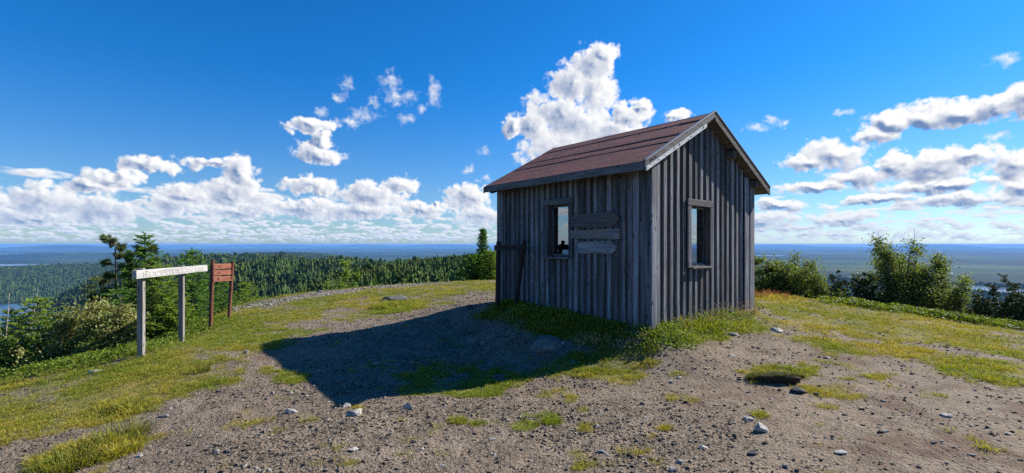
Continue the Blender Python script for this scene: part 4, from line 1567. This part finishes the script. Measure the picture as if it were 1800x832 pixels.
# ------------------------------------------------------------------ trees
def needle_tris(origin, direc, length, r, n, w=.006, spread=.5):
    """n thin needles standing off a twig axis: arrays of verts (n*3)"""
    m = len(origin)
    t = r.random((m, n, 1))
    base = origin[:, None, :] + direc[:, None, :] * (t * length[:, None, None])
    rnd = r.normal(0, 1, (m, n, 3))
    rnd -= (rnd * direc[:, None, :]).sum(-1, keepdims=True) * direc[:, None, :]
    rnd /= np.linalg.norm(rnd, axis=-1, keepdims=True) + 1e-9
    return base, rnd


def spruce_arrays(h, rad, seed, whorl=.13, density=1.0, wide=1.0, lean=0.0, shape=.85, nl=.035, ragged=.25):
    r = np.random.default_rng(seed)
    org, drc, lng, tone = [], [], [], []
    paths = []
    zs = np.arange(.06 * h, h * .985, whorl * (h / 3.0) ** .35)
    for z in zs:
        fr_ = 1 - z / h
        nb = int(r.integers(5, 8))
        a0 = r.uniform(0, 6.28)
        for b in range(nb):
            a = a0 + b * 2 * np.pi / nb + r.normal(0, .2)
            L = rad * fr_ ** shape * r.uniform(1 - ragged, 1 + ragged * .6) + .05
            up = .55 * (1 - fr_) ** 2 - .12 + r.normal(0, .06)
            d = np.array([math.cos(a), math.sin(a), up]); d /= np.linalg.norm(d)
            m = max(3, int(L / .055))
            t = np.linspace(.08, 1, m)
            pts_ = np.array([lean * z, 0, z]) + d * (t * L)[:, None] + np.array([0, 0, 1]) * (-.10 * L * np.sin(t * np.pi) + .10 * L * t ** 3)[:, None]
            if L > .16:
                paths.append((pts_[[0, m // 2, m - 1]], np.array([.007, .005, .002]) * (h / 2.5)))
            side = np.cross(d, [0, 0, 1]); side /= np.linalg.norm(side) + 1e-9
            for i in range(m):
                for s in ((-1, 1, 0) if density >= 1 else (-1, 1)):
                    if r.random() > .93: continue
                    tl = (.26 * L * (1 - .55 * t[i]) + .05) * r.uniform(.7, 1.2)
                    dd = d * (.75 if s else 1.0) + side * s * .8 + np.array([0, 0, r.normal(-.05, .14)])
                    dd /= np.linalg.norm(dd)
                    org.append(pts_[i]); drc.append(dd); lng.append(min(tl, .3) if s else .08 + .03)
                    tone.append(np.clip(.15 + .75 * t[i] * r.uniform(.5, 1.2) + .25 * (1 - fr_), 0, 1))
    # leader shoot
    for i in range(8):
        org.append(np.array([lean * h, 0, h * (.93 + .009 * i)])); drc.append(np.array([r.normal(0, .4), r.normal(0, .4), 1.0]) / 1.2); lng.append(.07); tone.append(.9)
    org, drc, lng, tone = map(np.array, (org, drc, lng, tone))
    drc = drc / np.linalg.norm(drc, axis=1, keepdims=True)
    k = 10
    base, rn = needle_tris(org, drc, lng, r, k)
    nlen = nl * r.uniform(.7, 1.3, (len(org), k, 1))
    tip = base + drc[:, None, :] * nlen * 1.1 + rn * nlen * .75
    wv = np.cross(rn, drc[:, None, :]) * (nl * .25)
    Vt = np.stack([base - wv, base + wv, tip], 2).reshape(-1, 3)
    Tf = np.arange(len(Vt)).reshape(-1, 3)
    Tn = np.repeat(np.clip(tone[:, None] + r.normal(0, .12, (len(org), k)), 0, 1).reshape(-1), 3)
    tp = np.linspace(0, 1, 8)
    paths.append((np.c_[lean * h * tp, np.zeros(8), h * tp - .15 * (tp == 0)], (.016 * h) * (1 - tp) + .004))
    return Vt, Tf, Tn, paths


def leaf_quads(c, n, size, r, elong=1.5):
    m = len(c)
    n = n / (np.linalg.norm(n, axis=1, keepdims=True) + 1e-9)
    rv = r.normal(0, 1, (m, 3)); u = np.cross(n, rv); u /= np.linalg.norm(u, axis=1, keepdims=True) + 1e-9
    v = np.cross(n, u)
    s = (size * r.uniform(.65, 1.25, m))[:, None]
    Q = np.stack([c - u * s * elong * .5, c + v * s * .42 + n * s * .08, c + u * s * elong * .5, c - v * s * .42 + n * s * .08], 1)
    return Q.reshape(-1, 3), np.arange(m * 4).reshape(-1, 4)


def bush_arrays(h, rx, seed, stems=9, leaf=.04, nleaf=5000, clumps=60, lift=.12, spire=.25):
    r = np.random.default_rng(seed)
    paths, cl = [], []
    for s in range(stems):
        a = r.uniform(0, 6.28); sp = rx * r.uniform(.25, 1.05)
        hh = h * (r.uniform(.72, 1.0) if s else 1.0) * (1 - .22 * (sp / rx) ** 2)
        end = np.array([math.cos(a) * sp, math.sin(a) * sp, hh])
        if s == 0: end = np.array([r.normal(0, .1) * rx, r.normal(0, .1) * rx, h])
        t = np.linspace(0, 1, 9)[:, None]
        b0 = np.array([math.cos(a), math.sin(a), 0]) * .06 * r.random()
        p = b0 + (end - b0) * np.c_[t ** 1.3, t ** 1.3, t] + np.cumsum(r.normal(0, .012 * h, (9, 3)), 0) * np.array([1, 1, .2])
        p[0, 2] = -.15
        paths.append((p, .010 * h * (1 - t[:, 0]) + .003))
        nb = int(clumps / stems)
        for b in range(nb):
            tt = r.uniform(lift, 1.0) ** .8
            q = np.array([np.interp(tt, t[:, 0], p[:, i]) for i in range(3)])
            aa = r.uniform(0, 6.28); ll = rx * .55 * r.uniform(.25, 1.0) * (1.15 - tt * .7)
            e = q + np.array([math.cos(aa) * ll, math.sin(aa) * ll, ll * r.uniform(-.1, .7)])
            paths.append((np.array([q, (q + e) / 2 + r.normal(0, .02, 3), e]), np.array([.004, .003, .0015]) * max(h, 1)))
            cl.append((q, e))
    q = np.array([c[0] for c in cl]); e = np.array([c[1] for c in cl])
    idx = r.integers(0, len(cl), nleaf)
    t = r.uniform(.25, 1.1, (nleaf, 1))
    c = q[idx] + (e[idx] - q[idx]) * t + r.normal(0, 1, (nleaf, 3)) * (.10 * rx ** .5 * (.5 + r.random((nleaf, 1))))
    c[:, 2] = np.maximum(c[:, 2], .02)
    nrm = r.normal(0, 1, (nleaf, 3)) + np.array([0, 0, .7])
    vv, ff = leaf_quads(c, nrm, np.full(nleaf, leaf), r)
    clt = r.random(len(cl))
    tone = np.repeat(np.clip(clt[idx] * .5 + r.random(nleaf) * .5 + .15 * (c[:, 2] / h - .5), 0, 1), 4)
    return vv, ff, tone, paths


def ragged_arrays(h, rx, seed, stems=9, lean=0.0):
    # stunted conifer: many upright, wind bent shoots feathered with short needles
    r = np.random.default_rng(seed)
    paths, org, drc, tone = [], [], [], []
    for s in range(stems):
        a = r.uniform(0, 6.28); sp = rx * math.sqrt(r.random()) * .9
        hh = h * (1.0 if s == 0 else r.uniform(.45, .95))
        if s == 0: sp *= .2
        b0 = np.array([math.cos(a) * sp * .35, math.sin(a) * sp * .35, -.1])
        e0 = np.array([math.cos(a) * sp + lean * hh, math.sin(a) * sp, hh])
        t = np.linspace(0, 1, 9)[:, None]
        p = b0 + (e0 - b0) * np.c_[t ** 1.6, t ** 1.6, t] + np.cumsum(r.normal(0, .008 * h, (9, 3)), 0)
        paths.append((p, .008 * h * (1 - t[:, 0]) + .003))
        nb = int(16 + 14 * hh)
        for b in range(nb):
            tt = r.uniform(.05, 1.0)
            q = np.array([np.interp(tt, t[:, 0], p[:, i]) for i in range(3)])
            aa = r.uniform(0, 6.28); ll = rx * .5 * (1.1 - .8 * tt) * r.uniform(.4, 1.1) + .05
            d = np.array([math.cos(aa) + lean * 1.5, math.sin(aa), r.uniform(.15, .9)]); d /= np.linalg.norm(d)
            paths.append((np.array([q, q + d * ll]), np.array([.004, .002])))
            m = max(3, int(ll / .03))
            for i in range(m):
                org.append(q + d * ll * (i + .5) / m); drc.append(d + r.normal(0, .35, 3)); tone.append(r.random() * .6 + .4 * tt * r.random())
    o = np.array(org); d = np.array(drc); d /= np.linalg.norm(d, axis=1, keepdims=True)
    k = 14
    nd = d[:, None, :] * .8 + r.normal(0, .5, (len(o), k, 3)); nd /= np.linalg.norm(nd, axis=-1, keepdims=True)
    base = o[:, None, :] + r.normal(0, .012, (len(o), k, 3))
    tip = base + nd * r.uniform(.035, .06, (len(o), k, 1))
    wv = np.cross(nd, r.normal(0, 1, (len(o), k, 3))); wv /= np.linalg.norm(wv, axis=-1, keepdims=True); wv *= .009
    Vt = np.stack([base - wv, base + wv, tip], 2).reshape(-1, 3)
    tn = np.repeat(np.clip(np.array(tone)[:, None] + r.normal(0, .15, (len(o), k)), 0, 1).reshape(-1), 3)
    return Vt, np.arange(len(Vt)).reshape(-1, 3), tn, paths


def pine_arrays(h, seed):
    r = np.random.default_rng(seed)
    paths, tips = [], []
    t = np.linspace(0, 1, 12)
    tr_ = np.c_[.12 * h * np.sin(t * 2.2) * t - .03 * h, .03 * h * np.sin(t * 5), h * t * .97]
    tr_[0, 2] = -.2
    paths.append((tr_, .013 * h * (1 - t) ** .8 + .006))
    # a second stem that leaves low down to the right
    t2 = np.linspace(0, 1, 9)
    p2 = np.c_[tr_[3, 0] + .27 * h * t2 ** .9, .02 * h * np.sin(4 * t2), tr_[3, 2] + .67 * h * t2]
    paths.append((p2, .009 * h * (1 - t2) + .005))
    for src, lo, nb in ((tr_, .32, 24), (p2, .2, 20)):
        for b in range(nb):
            tt = lo + (1 - lo) * (b + r.random()) / nb
            q = np.array([np.interp(tt, np.linspace(0, 1, len(src)), src[:, i]) for i in range(3)])
            a = r.uniform(0, 6.28); L = h * .21 * (1.15 - tt) * r.uniform(.6, 1.25) + .08
            d = np.array([math.cos(a), math.sin(a) * .8, r.uniform(.05, .55)])
            e = q + d * L
            mid = (q + e) / 2 + np.array([0, 0, -.05 * L])
            paths.append((np.array([q, mid, e]), np.array([.012, .008, .004]) * h / 2.6))
            for k in range(8):
                f_ = r.uniform(.45, 1.08)
                tips.append((q + d * L * f_ + r.normal(0, .045, 3), d))
    tips.append((tr_[-1], np.array([0, 0, 1]))); tips.append((p2[-1], np.array([.4, 0, 1])))
    o = np.array([x[0] for x in tips]); d = np.array([x[1] for x in tips]) * .5 + np.array([0, 0, .55])
    k = 55
    nd = d[:, None, :] * .8 + r.normal(0, .62, (len(o), k, 3)); nd /= np.linalg.norm(nd, axis=-1, keepdims=True)
    base = o[:, None, :] + r.normal(0, .022, (len(o), k, 3))
    ln = r.uniform(.06, .10, (len(o), k, 1))
    tip = base + nd * ln
    wv = np.cross(nd, r.normal(0, 1, (len(o), k, 3))); wv /= np.linalg.norm(wv, axis=-1, keepdims=True); wv *= .0075
    Vt = np.stack([base - wv, base + wv, tip], 2).reshape(-1, 3)
    tone = np.repeat(np.clip(r.random((len(o), 1)) * .5 + r.random((len(o), k)) * .5, 0, 1).reshape(-1), 3)
    return Vt, np.arange(len(Vt)).reshape(-1, 3), tone, paths


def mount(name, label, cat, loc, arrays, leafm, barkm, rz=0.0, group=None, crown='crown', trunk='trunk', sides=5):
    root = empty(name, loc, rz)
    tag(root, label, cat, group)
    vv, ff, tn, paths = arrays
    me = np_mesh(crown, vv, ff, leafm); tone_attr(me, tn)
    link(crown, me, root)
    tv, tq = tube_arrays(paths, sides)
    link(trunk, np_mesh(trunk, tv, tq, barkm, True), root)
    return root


def place(px, top, d):
    """root position under a photo column at a distance, and the height that reaches a photo row"""
    x = (px - CX) / F * d
    z = gz(x, d)
    return np.array([x, d, z]), EYE - (top - Y0) / F * d - z


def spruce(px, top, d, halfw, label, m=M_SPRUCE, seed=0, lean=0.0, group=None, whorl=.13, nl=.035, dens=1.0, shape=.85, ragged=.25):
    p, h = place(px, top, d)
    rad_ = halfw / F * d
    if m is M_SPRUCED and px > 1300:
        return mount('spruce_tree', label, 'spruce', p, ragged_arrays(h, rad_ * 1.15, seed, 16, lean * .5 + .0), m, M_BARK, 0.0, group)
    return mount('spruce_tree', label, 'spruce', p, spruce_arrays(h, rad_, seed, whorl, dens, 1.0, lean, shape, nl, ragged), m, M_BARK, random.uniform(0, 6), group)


def bush(name, px, top, d, halfw, label, cat, m, seed, barkm=M_BBARK, group=None, **kw):
    p, h = place(px, top, d)
    return mount(name, label, cat, p, bush_arrays(h, halfw * 1.12 / F * d, seed, **kw), m, barkm, random.uniform(0, 6), group, trunk='stems', sides=4)


# left brow
p, h = place(190, 414, 11.6)
mount('pine_tree', 'crooked pine with orange trunk and open crown left of the pale sign', 'pine', p, pine_arrays(h, 5), M_PINE, M_PBARK, 0.0)
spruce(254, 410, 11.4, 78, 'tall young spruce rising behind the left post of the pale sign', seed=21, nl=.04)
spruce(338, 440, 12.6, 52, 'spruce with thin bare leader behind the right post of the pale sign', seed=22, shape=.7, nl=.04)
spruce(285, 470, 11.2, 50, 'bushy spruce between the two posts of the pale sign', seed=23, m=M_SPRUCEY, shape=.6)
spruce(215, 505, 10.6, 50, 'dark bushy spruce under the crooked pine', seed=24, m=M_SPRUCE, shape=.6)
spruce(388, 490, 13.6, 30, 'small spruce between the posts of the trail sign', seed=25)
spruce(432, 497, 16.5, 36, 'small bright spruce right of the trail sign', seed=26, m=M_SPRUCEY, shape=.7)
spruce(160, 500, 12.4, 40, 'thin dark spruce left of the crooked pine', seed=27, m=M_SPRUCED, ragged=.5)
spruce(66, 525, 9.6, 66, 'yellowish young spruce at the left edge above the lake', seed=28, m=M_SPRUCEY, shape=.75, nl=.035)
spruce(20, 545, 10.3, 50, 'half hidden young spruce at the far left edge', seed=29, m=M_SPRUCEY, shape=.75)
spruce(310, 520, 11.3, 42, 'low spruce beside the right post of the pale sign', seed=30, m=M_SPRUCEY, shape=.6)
bush('willow_bush', 150, 528, 9.9, 52, 'pale leaved willow bush in front of the crooked pine', 'bush', M_WILLOW, 41, nleaf=5200, leaf=.045, clumps=70)
bush('willow_bush', 214, 520, 9.7, 42, 'pale willow bush just left of the nearest grey post', 'bush', M_WILLOW, 42, nleaf=4200, leaf=.043, clumps=60)
bush('willow_bush', 95, 575, 9.6, 55, 'low pale willow bush under the yellowish young spruce', 'bush', M_WILLOW, 43, nleaf=4600, leaf=.043, clumps=60)
bush('willow_bush', 10, 585, 9.6, 60, 'dense green willow bush at the left edge of the picture', 'bush', M_BIRCH, 44, nleaf=5600, leaf=.045, clumps=70)
bush('willow_bush', 190, 580, 9.55, 46, 'low leafy bush at the turf edge left of the nearest grey post', 'bush', M_BIRCH, 45, nleaf=4200, leaf=.04, clumps=60)
bush('willow_bush', -60, 560, 9.7, 60, 'green bush cut by the left edge of the picture', 'bush', M_BIRCH, 46, nleaf=4200, leaf=.045, clumps=60)
bush('willow_bush', 130, 610, 9.5, 60, 'lowest dark leafy bush along the left turf edge', 'bush', M_BIRCH, 47, nleaf=4600, leaf=.04, clumps=60)


def bare(name, px, top, d, label, seed, h=None, w=.35):
    p, hh = place(px, top, d)
    r = np.random.default_rng(seed)
    t = np.linspace(0, 1, 10)
    paths = [(np.c_[w * t ** 2.2 + .02 * np.sin(9 * t), .05 * np.sin(4 * t), hh * t - .2 * (t == 0)], .017 * (1 - t) + .004)]
    for k in range(16):
        tt = r.uniform(.3, .98); q = np.array([np.interp(tt, t, paths[0][0][:, i]) for i in range(3)])
        a = r.uniform(0, 6.28); L = .5 * (1.15 - tt) * r.uniform(.4, 1)
        e = q + np.array([math.cos(a), math.sin(a), r.uniform(.1, .9)]) * L
        paths.append((np.array([q, (q + e) / 2 + r.normal(0, .02, 3), e]), np.array([.006, .004, .002])))
    vv, qq = tube_arrays(paths, 5)
    o = link(name, np_mesh(name, vv, qq, M_DEAD, True)); o.location = p
    return tag(o, label, 'dead tree')


bare('dead_birch', 40, 508, 10.2, 'bleached bare stem bending over the yellowish young spruce', 71)
bare('dead_birch', 2, 515, 9.9, 'bare twiggy stem at the extreme left edge', 72, w=.2)
# dead branches right of the trail sign
for k, (px, py, d, lab) in enumerate(((505, 514, 17.0, 'small bleached dead twig standing on the rubble strip'), (560, 490, 21, 'tangle of grey dead branches at the forest edge'), (590, 482, 22, 'leaning dead branch left of the light green pine'))):
    bare('dead_branch', px, py, d, lab, 75 + k, w=.25 + .45 * (k > 0))
# light green pine and shrubs near the far edge
p, h = place(606, 462, 24)
mount('pine_tree', 'light green young pine on the far edge of the summit', 'pine', p, bush_arrays(h, .95, 81, 3, .09, 1800, 30, .35), M_SPRUCEY, M_PBARK, .4)
bush('low_bush', 590, 493, 21.5, 26, 'low bright green bush under the light green pine', 'bush', M_BILB, 82, nleaf=2400, leaf=.06, clumps=40)
bush('low_bush', 540, 505, 20, 24, 'low bush with grey twigs at the far edge', 'bush', M_BILB, 83, nleaf=1500, leaf=.06, clumps=40)
spruce(849, 402, 24, 16, 'slim dark spruce spire rising left of the hut', seed=31, m=M_SPRUCE, whorl=.085, nl=.06, ragged=.65)
spruce(834, 448, 23.5, 40, 'broad low spruce at the foot of the slim spire', seed=32, shape=.55, nl=.06)
spruce(862, 440, 23, 24, 'bright spruce between the slim spire and the hut', seed=33, m=M_SPRUCEY, shape=.6, nl=.06)
# right brow
bush('birch_bush', 1345, 446, 13.2, 32, 'leafy birch bush nearest the right wall of the hut', 'bush', M_BIRCH, 51, nleaf=8840, leaf=.042, clumps=80)
bush('birch_bush', 1408, 448, 13.3, 42, 'rounded birch bush second from the hut on the right', 'bush', M_BIRCH, 52, nleaf=11560, leaf=.042, clumps=90)
bush('birch_bush', 1380, 470, 12.9, 40, 'low leafy birch bush between the two nearest the hut', 'bush', M_BIRCH, 56, nleaf=6000, leaf=.042, clumps=80)
bush('birch_bush', 1446, 500, 12.9, 26, 'low birch bush right of the rounded one', 'bush', M_BIRCH, 53, nleaf=4420, leaf=.042, clumps=50)
spruce(1470, 476, 14.0, 22, 'dark narrow spruce between the birch bushes', m=M_SPRUCED, seed=34, lean=-.12, ragged=.5, nl=.045)
spruce(1508, 494, 14.0, 26, 'dark stunted spruce right of the narrow one', m=M_SPRUCED, seed=35, lean=-.1, ragged=.5, nl=.045)
spruce(1545, 480, 13.9, 34, 'dark wind bent spruce left of the tall birch', m=M_SPRUCED, seed=36, lean=-.3, ragged=.5, nl=.045)
bush('birch_tree', 1588, 404, 13.6, 52, 'tallest birch on the right with a thin pointed top', 'birch', M_BIRCH, 54, nleaf=22000, leaf=.042, clumps=210, stems=14, lift=.05)
bush('birch_tree', 1618, 476, 13.4, 56, 'low bushy birch filling the space between the two tall ones', 'birch', M_BIRCH, 57, nleaf=12000, leaf=.042, clumps=150, stems=14, lift=.03)
bush('birch_tree', 1654, 442, 13.5, 40, 'second birch joined to the right of the tallest one', 'birch', M_BIRCH, 55, nleaf=14000, leaf=.042, clumps=150, stems=12, lift=.05)
spruce(1600, 492, 13.7, 46, 'dark low spruce under the tallest birch', m=M_SPRUCED, seed=37, shape=.55, ragged=.4, nl=.045)
spruce(1655, 498, 13.6, 46, 'low spruce with brownish twigs under the second birch', m=M_SPRUCED, seed=38, shape=.55, ragged=.4, nl=.045)
spruce(1712, 520, 13.9, 40, 'low dark spruce in the gap before the small lake', m=M_SPRUCED, seed=39, shape=.55, nl=.045)
spruce(1775, 484, 13.9, 38, 'dark wind bent spruce at the right edge of the picture', m=M_SPRUCED, seed=40, lean=-.12, ragged=.55, nl=.045)
spruce(1815, 488, 13.9, 44, 'dark spruce cut by the right edge of the picture', m=M_SPRUCED, seed=44, lean=-.1, ragged=.5, nl=.045)
spruce(1745, 510, 14.1, 34, 'dark ragged spruce left of the one at the right edge', m=M_SPRUCED, seed=45, lean=-.2, ragged=.5, nl=.045)

# bilberry and low shrubs along the brows: nobody could count the plants
def ground_cover(name, spots, nper, leaf, m, hgt_, seed):
    r = np.random.default_rng(seed)
    cs = []
    for (px, py, rx_, ry_) in spots:
        p = at(px, py)
        k = p[1] / F
        q = np.c_[p[0] + r.normal(0, rx_ * k, nper), p[1] + r.normal(0, ry_ * k, nper)]
        z = ground(q[:, 0], q[:, 1])
        cl = fbm(q[:, 0] * 3, q[:, 1] * 3, 3, 91)
        cs.append(np.c_[q, z + r.random(nper) * hgt_ * (.35 + 1.2 * cl)])
    c = np.concatenate(cs)
    vv, ff = leaf_quads(c, r.normal(0, 1, c.shape) + np.array([0, 0, 1.0]), np.full(len(c), leaf), r)
    me = np_mesh(name, vv, ff, m); tone_attr(me, np.repeat(np.clip(r.random(len(c)) * .7 + .3 * fbm(c[:, 0] * 5, c[:, 1] * 5, 2, 92), 0, 1), 4))
    o = link(name, me); o['kind'] = 'stuff'
    return o


ground_cover('bilberry_plants', [(1480 + 24 * i, float(np.interp(1480 + 24 * i, (1480, 1561, 1800), (535, 545, 580))), 22, 16) for i in range(15)], 800, .034, M_BILB, .13, 7)
ground_cover('low_shrub_leaves', [(-20 + 30 * i, 668 - 5.6 * i, 26, 40) for i in range(10)], 560, .03, M_BILB, .13, 8)
ground_cover('low_leaves', [(330, 585, 26, 60), (300, 600, 26, 50), (400, 545, 24, 50), (440, 535, 30, 60), (355, 570, 26, 50)], 900, .03, M_BILB, .12, 9)
ground_cover('green_weeds', [(1165, 588, 26, 24), (1195, 578, 26, 24), (1225, 570, 26, 22), (1255, 566, 24, 20), (1180, 600, 30, 18), (1140, 600, 18, 18), (1280, 560, 24, 14)], 330, .026, M_SPRUCEY, .13, 19)
vs, ts, tn, bs = [], [], [], 0
for k in range(78):
    if k < 50:
        q = hut_pt(random.uniform(.3, 2.9), -.12 - .2 * random.random()); hh = random.uniform(.15, .36)
    else:
        q = at(random.uniform(1010, 1150), random.uniform(598, 618)); hh = random.uniform(.1, .22)
    q[2] = gz(q[0], q[1])
    v1, t1, n1 = tuft(4000 + k, 5, .12, .5, .0022 / hh)
    tips = v1[4::5]
    v1 = v1 * hh + q
    vs.append(v1); ts.append(t1 + bs); tn.append(n1); bs += len(v1)
    c_ = tips * hh + q
    w_ = np.array([.006, 0, 0]); u_ = np.array([0, 0, .016])
    v2 = np.stack([c_ - w_, c_ - u_, c_ + w_, c_ + u_], 1).reshape(-1, 3)
    i_ = np.arange(len(c_))[:, None] * 4 + bs
    ts.append(np.concatenate([i_ + np.array([[0, 1, 2]]), i_ + np.array([[0, 2, 3]])])); vs.append(v2); tn.append(np.ones(len(v2))); bs += len(v2)
me = np_mesh('grass_stalks', np.concatenate(vs), np.concatenate(ts), M_STRAW); tone_attr(me, np.concatenate(tn))
o = link('grass_stalks', me); o['kind'] = 'stuff'
# reddish dry grass under the birch bushes on the right
cnt = 260
vs, ts, tn, bs = [], [], [], 0
for k in range(cnt):
    p = at(random.uniform(1316, 1440), 0 + 521 + random.uniform(-1.0, 2.5))
    v1, t1, n1 = tuft(2000 + k, 9, .25, .5, .02)
    v1 = v1 * np.array([.2, .2, .2 * random.uniform(.5, 1.1)]) + p + np.array([0, random.uniform(-.3, .6), 0])
    vs.append(v1); ts.append(t1 + bs); tn.append(n1); bs += len(v1)
me = np_mesh('reddish_grass', np.concatenate(vs), np.concatenate(ts), M_REDGRASS); tone_attr(me, np.concatenate(tn))
o = link('reddish_grass', me); o['kind'] = 'stuff'

# ------------------------------------------------------------------ forest
# distinct spruces at the near edge of the wooded ridge
mids = []
for k in range(4):
    vv, ff, tn, pa = spruce_arrays(5.5, 1.15 + .2 * (k % 2), 120 + k, .30, .8, 1, 0, .9, .13, .35)
    cm = np_mesh('crown', vv, ff, M_SPRUCE if k % 2 else M_SPRUCEY); tone_attr(cm, tn)
    tv, tq = tube_arrays(pa[-1:], 5)
    mids.append((cm, np_mesh('trunk', tv, tq, M_BARK, True)))
cnt = 0
for k in range(400):
    px = random.uniform(470, 870); d = random.uniform(62, 150)
    x = (px - CX) / F * d; z = gz(x, d)
    hh = random.uniform(2.0, 4.2)
    ppy = Y0 + F * (EYE - z - hh) / d
    if ppy > 502 or cnt >= 70: continue
    cnt += 1
    root = empty('spruce_tree', (x, d, z), random.uniform(0, 6))
    tag(root, 'spruce at the near edge of the wooded ridge beyond the summit', 'spruce', 'spruces along the near edge of the wooded ridge')
    s = hh / 5.5
    root.scale = (s * random.uniform(.85, 1.2), s, s)
    cm, tmh = mids[k % 4]
    link('crown', cm, root); link('trunk', tmh, root)


def far_spruce(seed, tiers=5, sides=6, w=.20):
    r = np.random.default_rng(seed)
    vv, ff = [], []
    b = 0
    for t in range(tiers):
        z0 = .06 + .84 * t / tiers; z1 = min(1.0, z0 + .36)
        rr = w * (1 - t / tiers) ** .9 + .015
        ang_ = np.arange(sides) * 2 * np.pi / sides + r.uniform(0, 6)
        rad_ = rr * r.uniform(.6, 1.2, sides)
        ring = np.c_[rad_ * np.cos(ang_), rad_ * np.sin(ang_), z0 + r.uniform(-.04, .04, sides)]
        vv.append(np.r_[ring, [[r.normal(0, .01), r.normal(0, .01), z1]]])
        ff += [(b + i, b + (i + 1) % sides, b + sides) for i in range(sides)]
        b += sides + 1
    return np.concatenate(vv), np.array(ff)


def f_far(N):
    rnd = N.new('ShaderNodeObjectInfo').outputs['Random']
    t = N.attr('tint', 'INSTANCER')
    c = N.mix(rnd, (0.018, 0.042, 0.013), (0.075, 0.125, 0.032))
    c = N.mix(N.math('MULTIPLY', t, .8), c, (0.10, 0.13, 0.032))
    return princ(N, c, .9, .1)


M_FAR = mat('far_conifers', f_far)
FARS = [proto('far_spruce', np_mesh('far_spruce', *far_spruce(300 + i, 5, 6, .20 + .035 * (i % 3)), M_FAR)) for i in range(5)]
rr_ = np.random.default_rng(77)
for i in range(2):
    vv, ff = [], []
    for q in range(34):
        c_ = rr_.normal(0, 1, 3); c_ /= np.linalg.norm(c_)
        c_ = c_ * np.array([.24, .24, .36]) * rr_.uniform(.5, 1) + np.array([0, 0, .6])
        n_ = rr_.normal(0, .14, (3, 3))
        ff.append([len(vv) * 3 + k for k in range(3)]); vv.append(c_ + n_)
    FARS.append(proto('far_birch', np_mesh('far_birch', np.concatenate(vv), np.array(ff), M_FAR)))
fp, fs = [], []


def forest_patch(n, a0, a1, r0, r1, h0, h1, gap=.42):
    a = np.radians(rng.uniform(a0, a1, n)); r = np.sqrt(rng.uniform(r0 * r0, r1 * r1, n))
    x, y = r * np.sin(a), r * np.cos(a)
    z = ground(x, y, False)
    ok = z > -231.0
    for (cx, cy, rx, ry) in LAKES:
        ok &= np.hypot((x - cx) / rx, (y - cy) / ry) > 1.35
    cl = fbm(x / 70.0, y / 70.0, 3, 61)
    ok &= cl > gap - .12 * rng.random(n)
    x, y, z = x[ok], y[ok], z[ok]
    fp.append(np.c_[x, y, z - .2]); fs.append(rng.uniform(h0, h1, len(x)) * (.55 + .9 * rng.random(len(x)) ** 1.5) * (.7 + .6 * fbm(x / 40, y / 40, 3, 68)))


forest_patch(70000, -40, 8, 60, 560, 1.8, 3.6, .34)
forest_patch(52000, -52, -3, 450, 1300, 7, 11, .30)
forest_patch(110000, -52, -8, 1100, 4200, 9, 14, .32)
forest_patch(60000, 16, 52, 1300, 3900, 9, 14, .38)
forest_patch(6000, -52, -30, 60, 450, 4, 8, .3)
fp = np.concatenate(fp); fs = np.concatenate(fs); n = len(fp)
tint = np.clip((fbm(fp[:, 0] / 25, fp[:, 1] / 25, 3, 66) - .5) * 3 + (rng.random(n) < .06) * .8, 0, 1)
o = scatter('forest', fp, np.c_[np.zeros(n), np.zeros(n), rng.uniform(0, 6.28, n)], np.c_[fs * rng.uniform(.8, 1.25, n), fs * rng.uniform(.8, 1.25, n), fs * np.where(rng.random(n) < .04, 1.35, 1)], np.where(rng.random(n) < .72, rng.integers(0, 5, n), rng.integers(5, 7, n)), FARS, tint)

# ------------------------------------------------------------------ air
bm = bmesh.new(); box(bm, -62000, 62000, -52000, 52000, -250, 36)
hz = bpy.data.materials.new('haze'); hz.use_nodes = True; hz.node_tree.nodes.clear()
N = NT(hz.node_tree)
pv = N.new('ShaderNodeVolumePrincipled')
pv.inputs['Color'].default_value = (0.20, 0.48, 1.0, 1)
pv.inputs['Density'].default_value = HAZE_DENSITY
pv.inputs['Anisotropy'].default_value = 0.0
oo = N.new('ShaderNodeOutputMaterial'); N.l.new(pv.outputs[0], oo.inputs['Volume'])
ho = bm_obj('haze', bm, hz)
ho['kind'] = 'stuff'
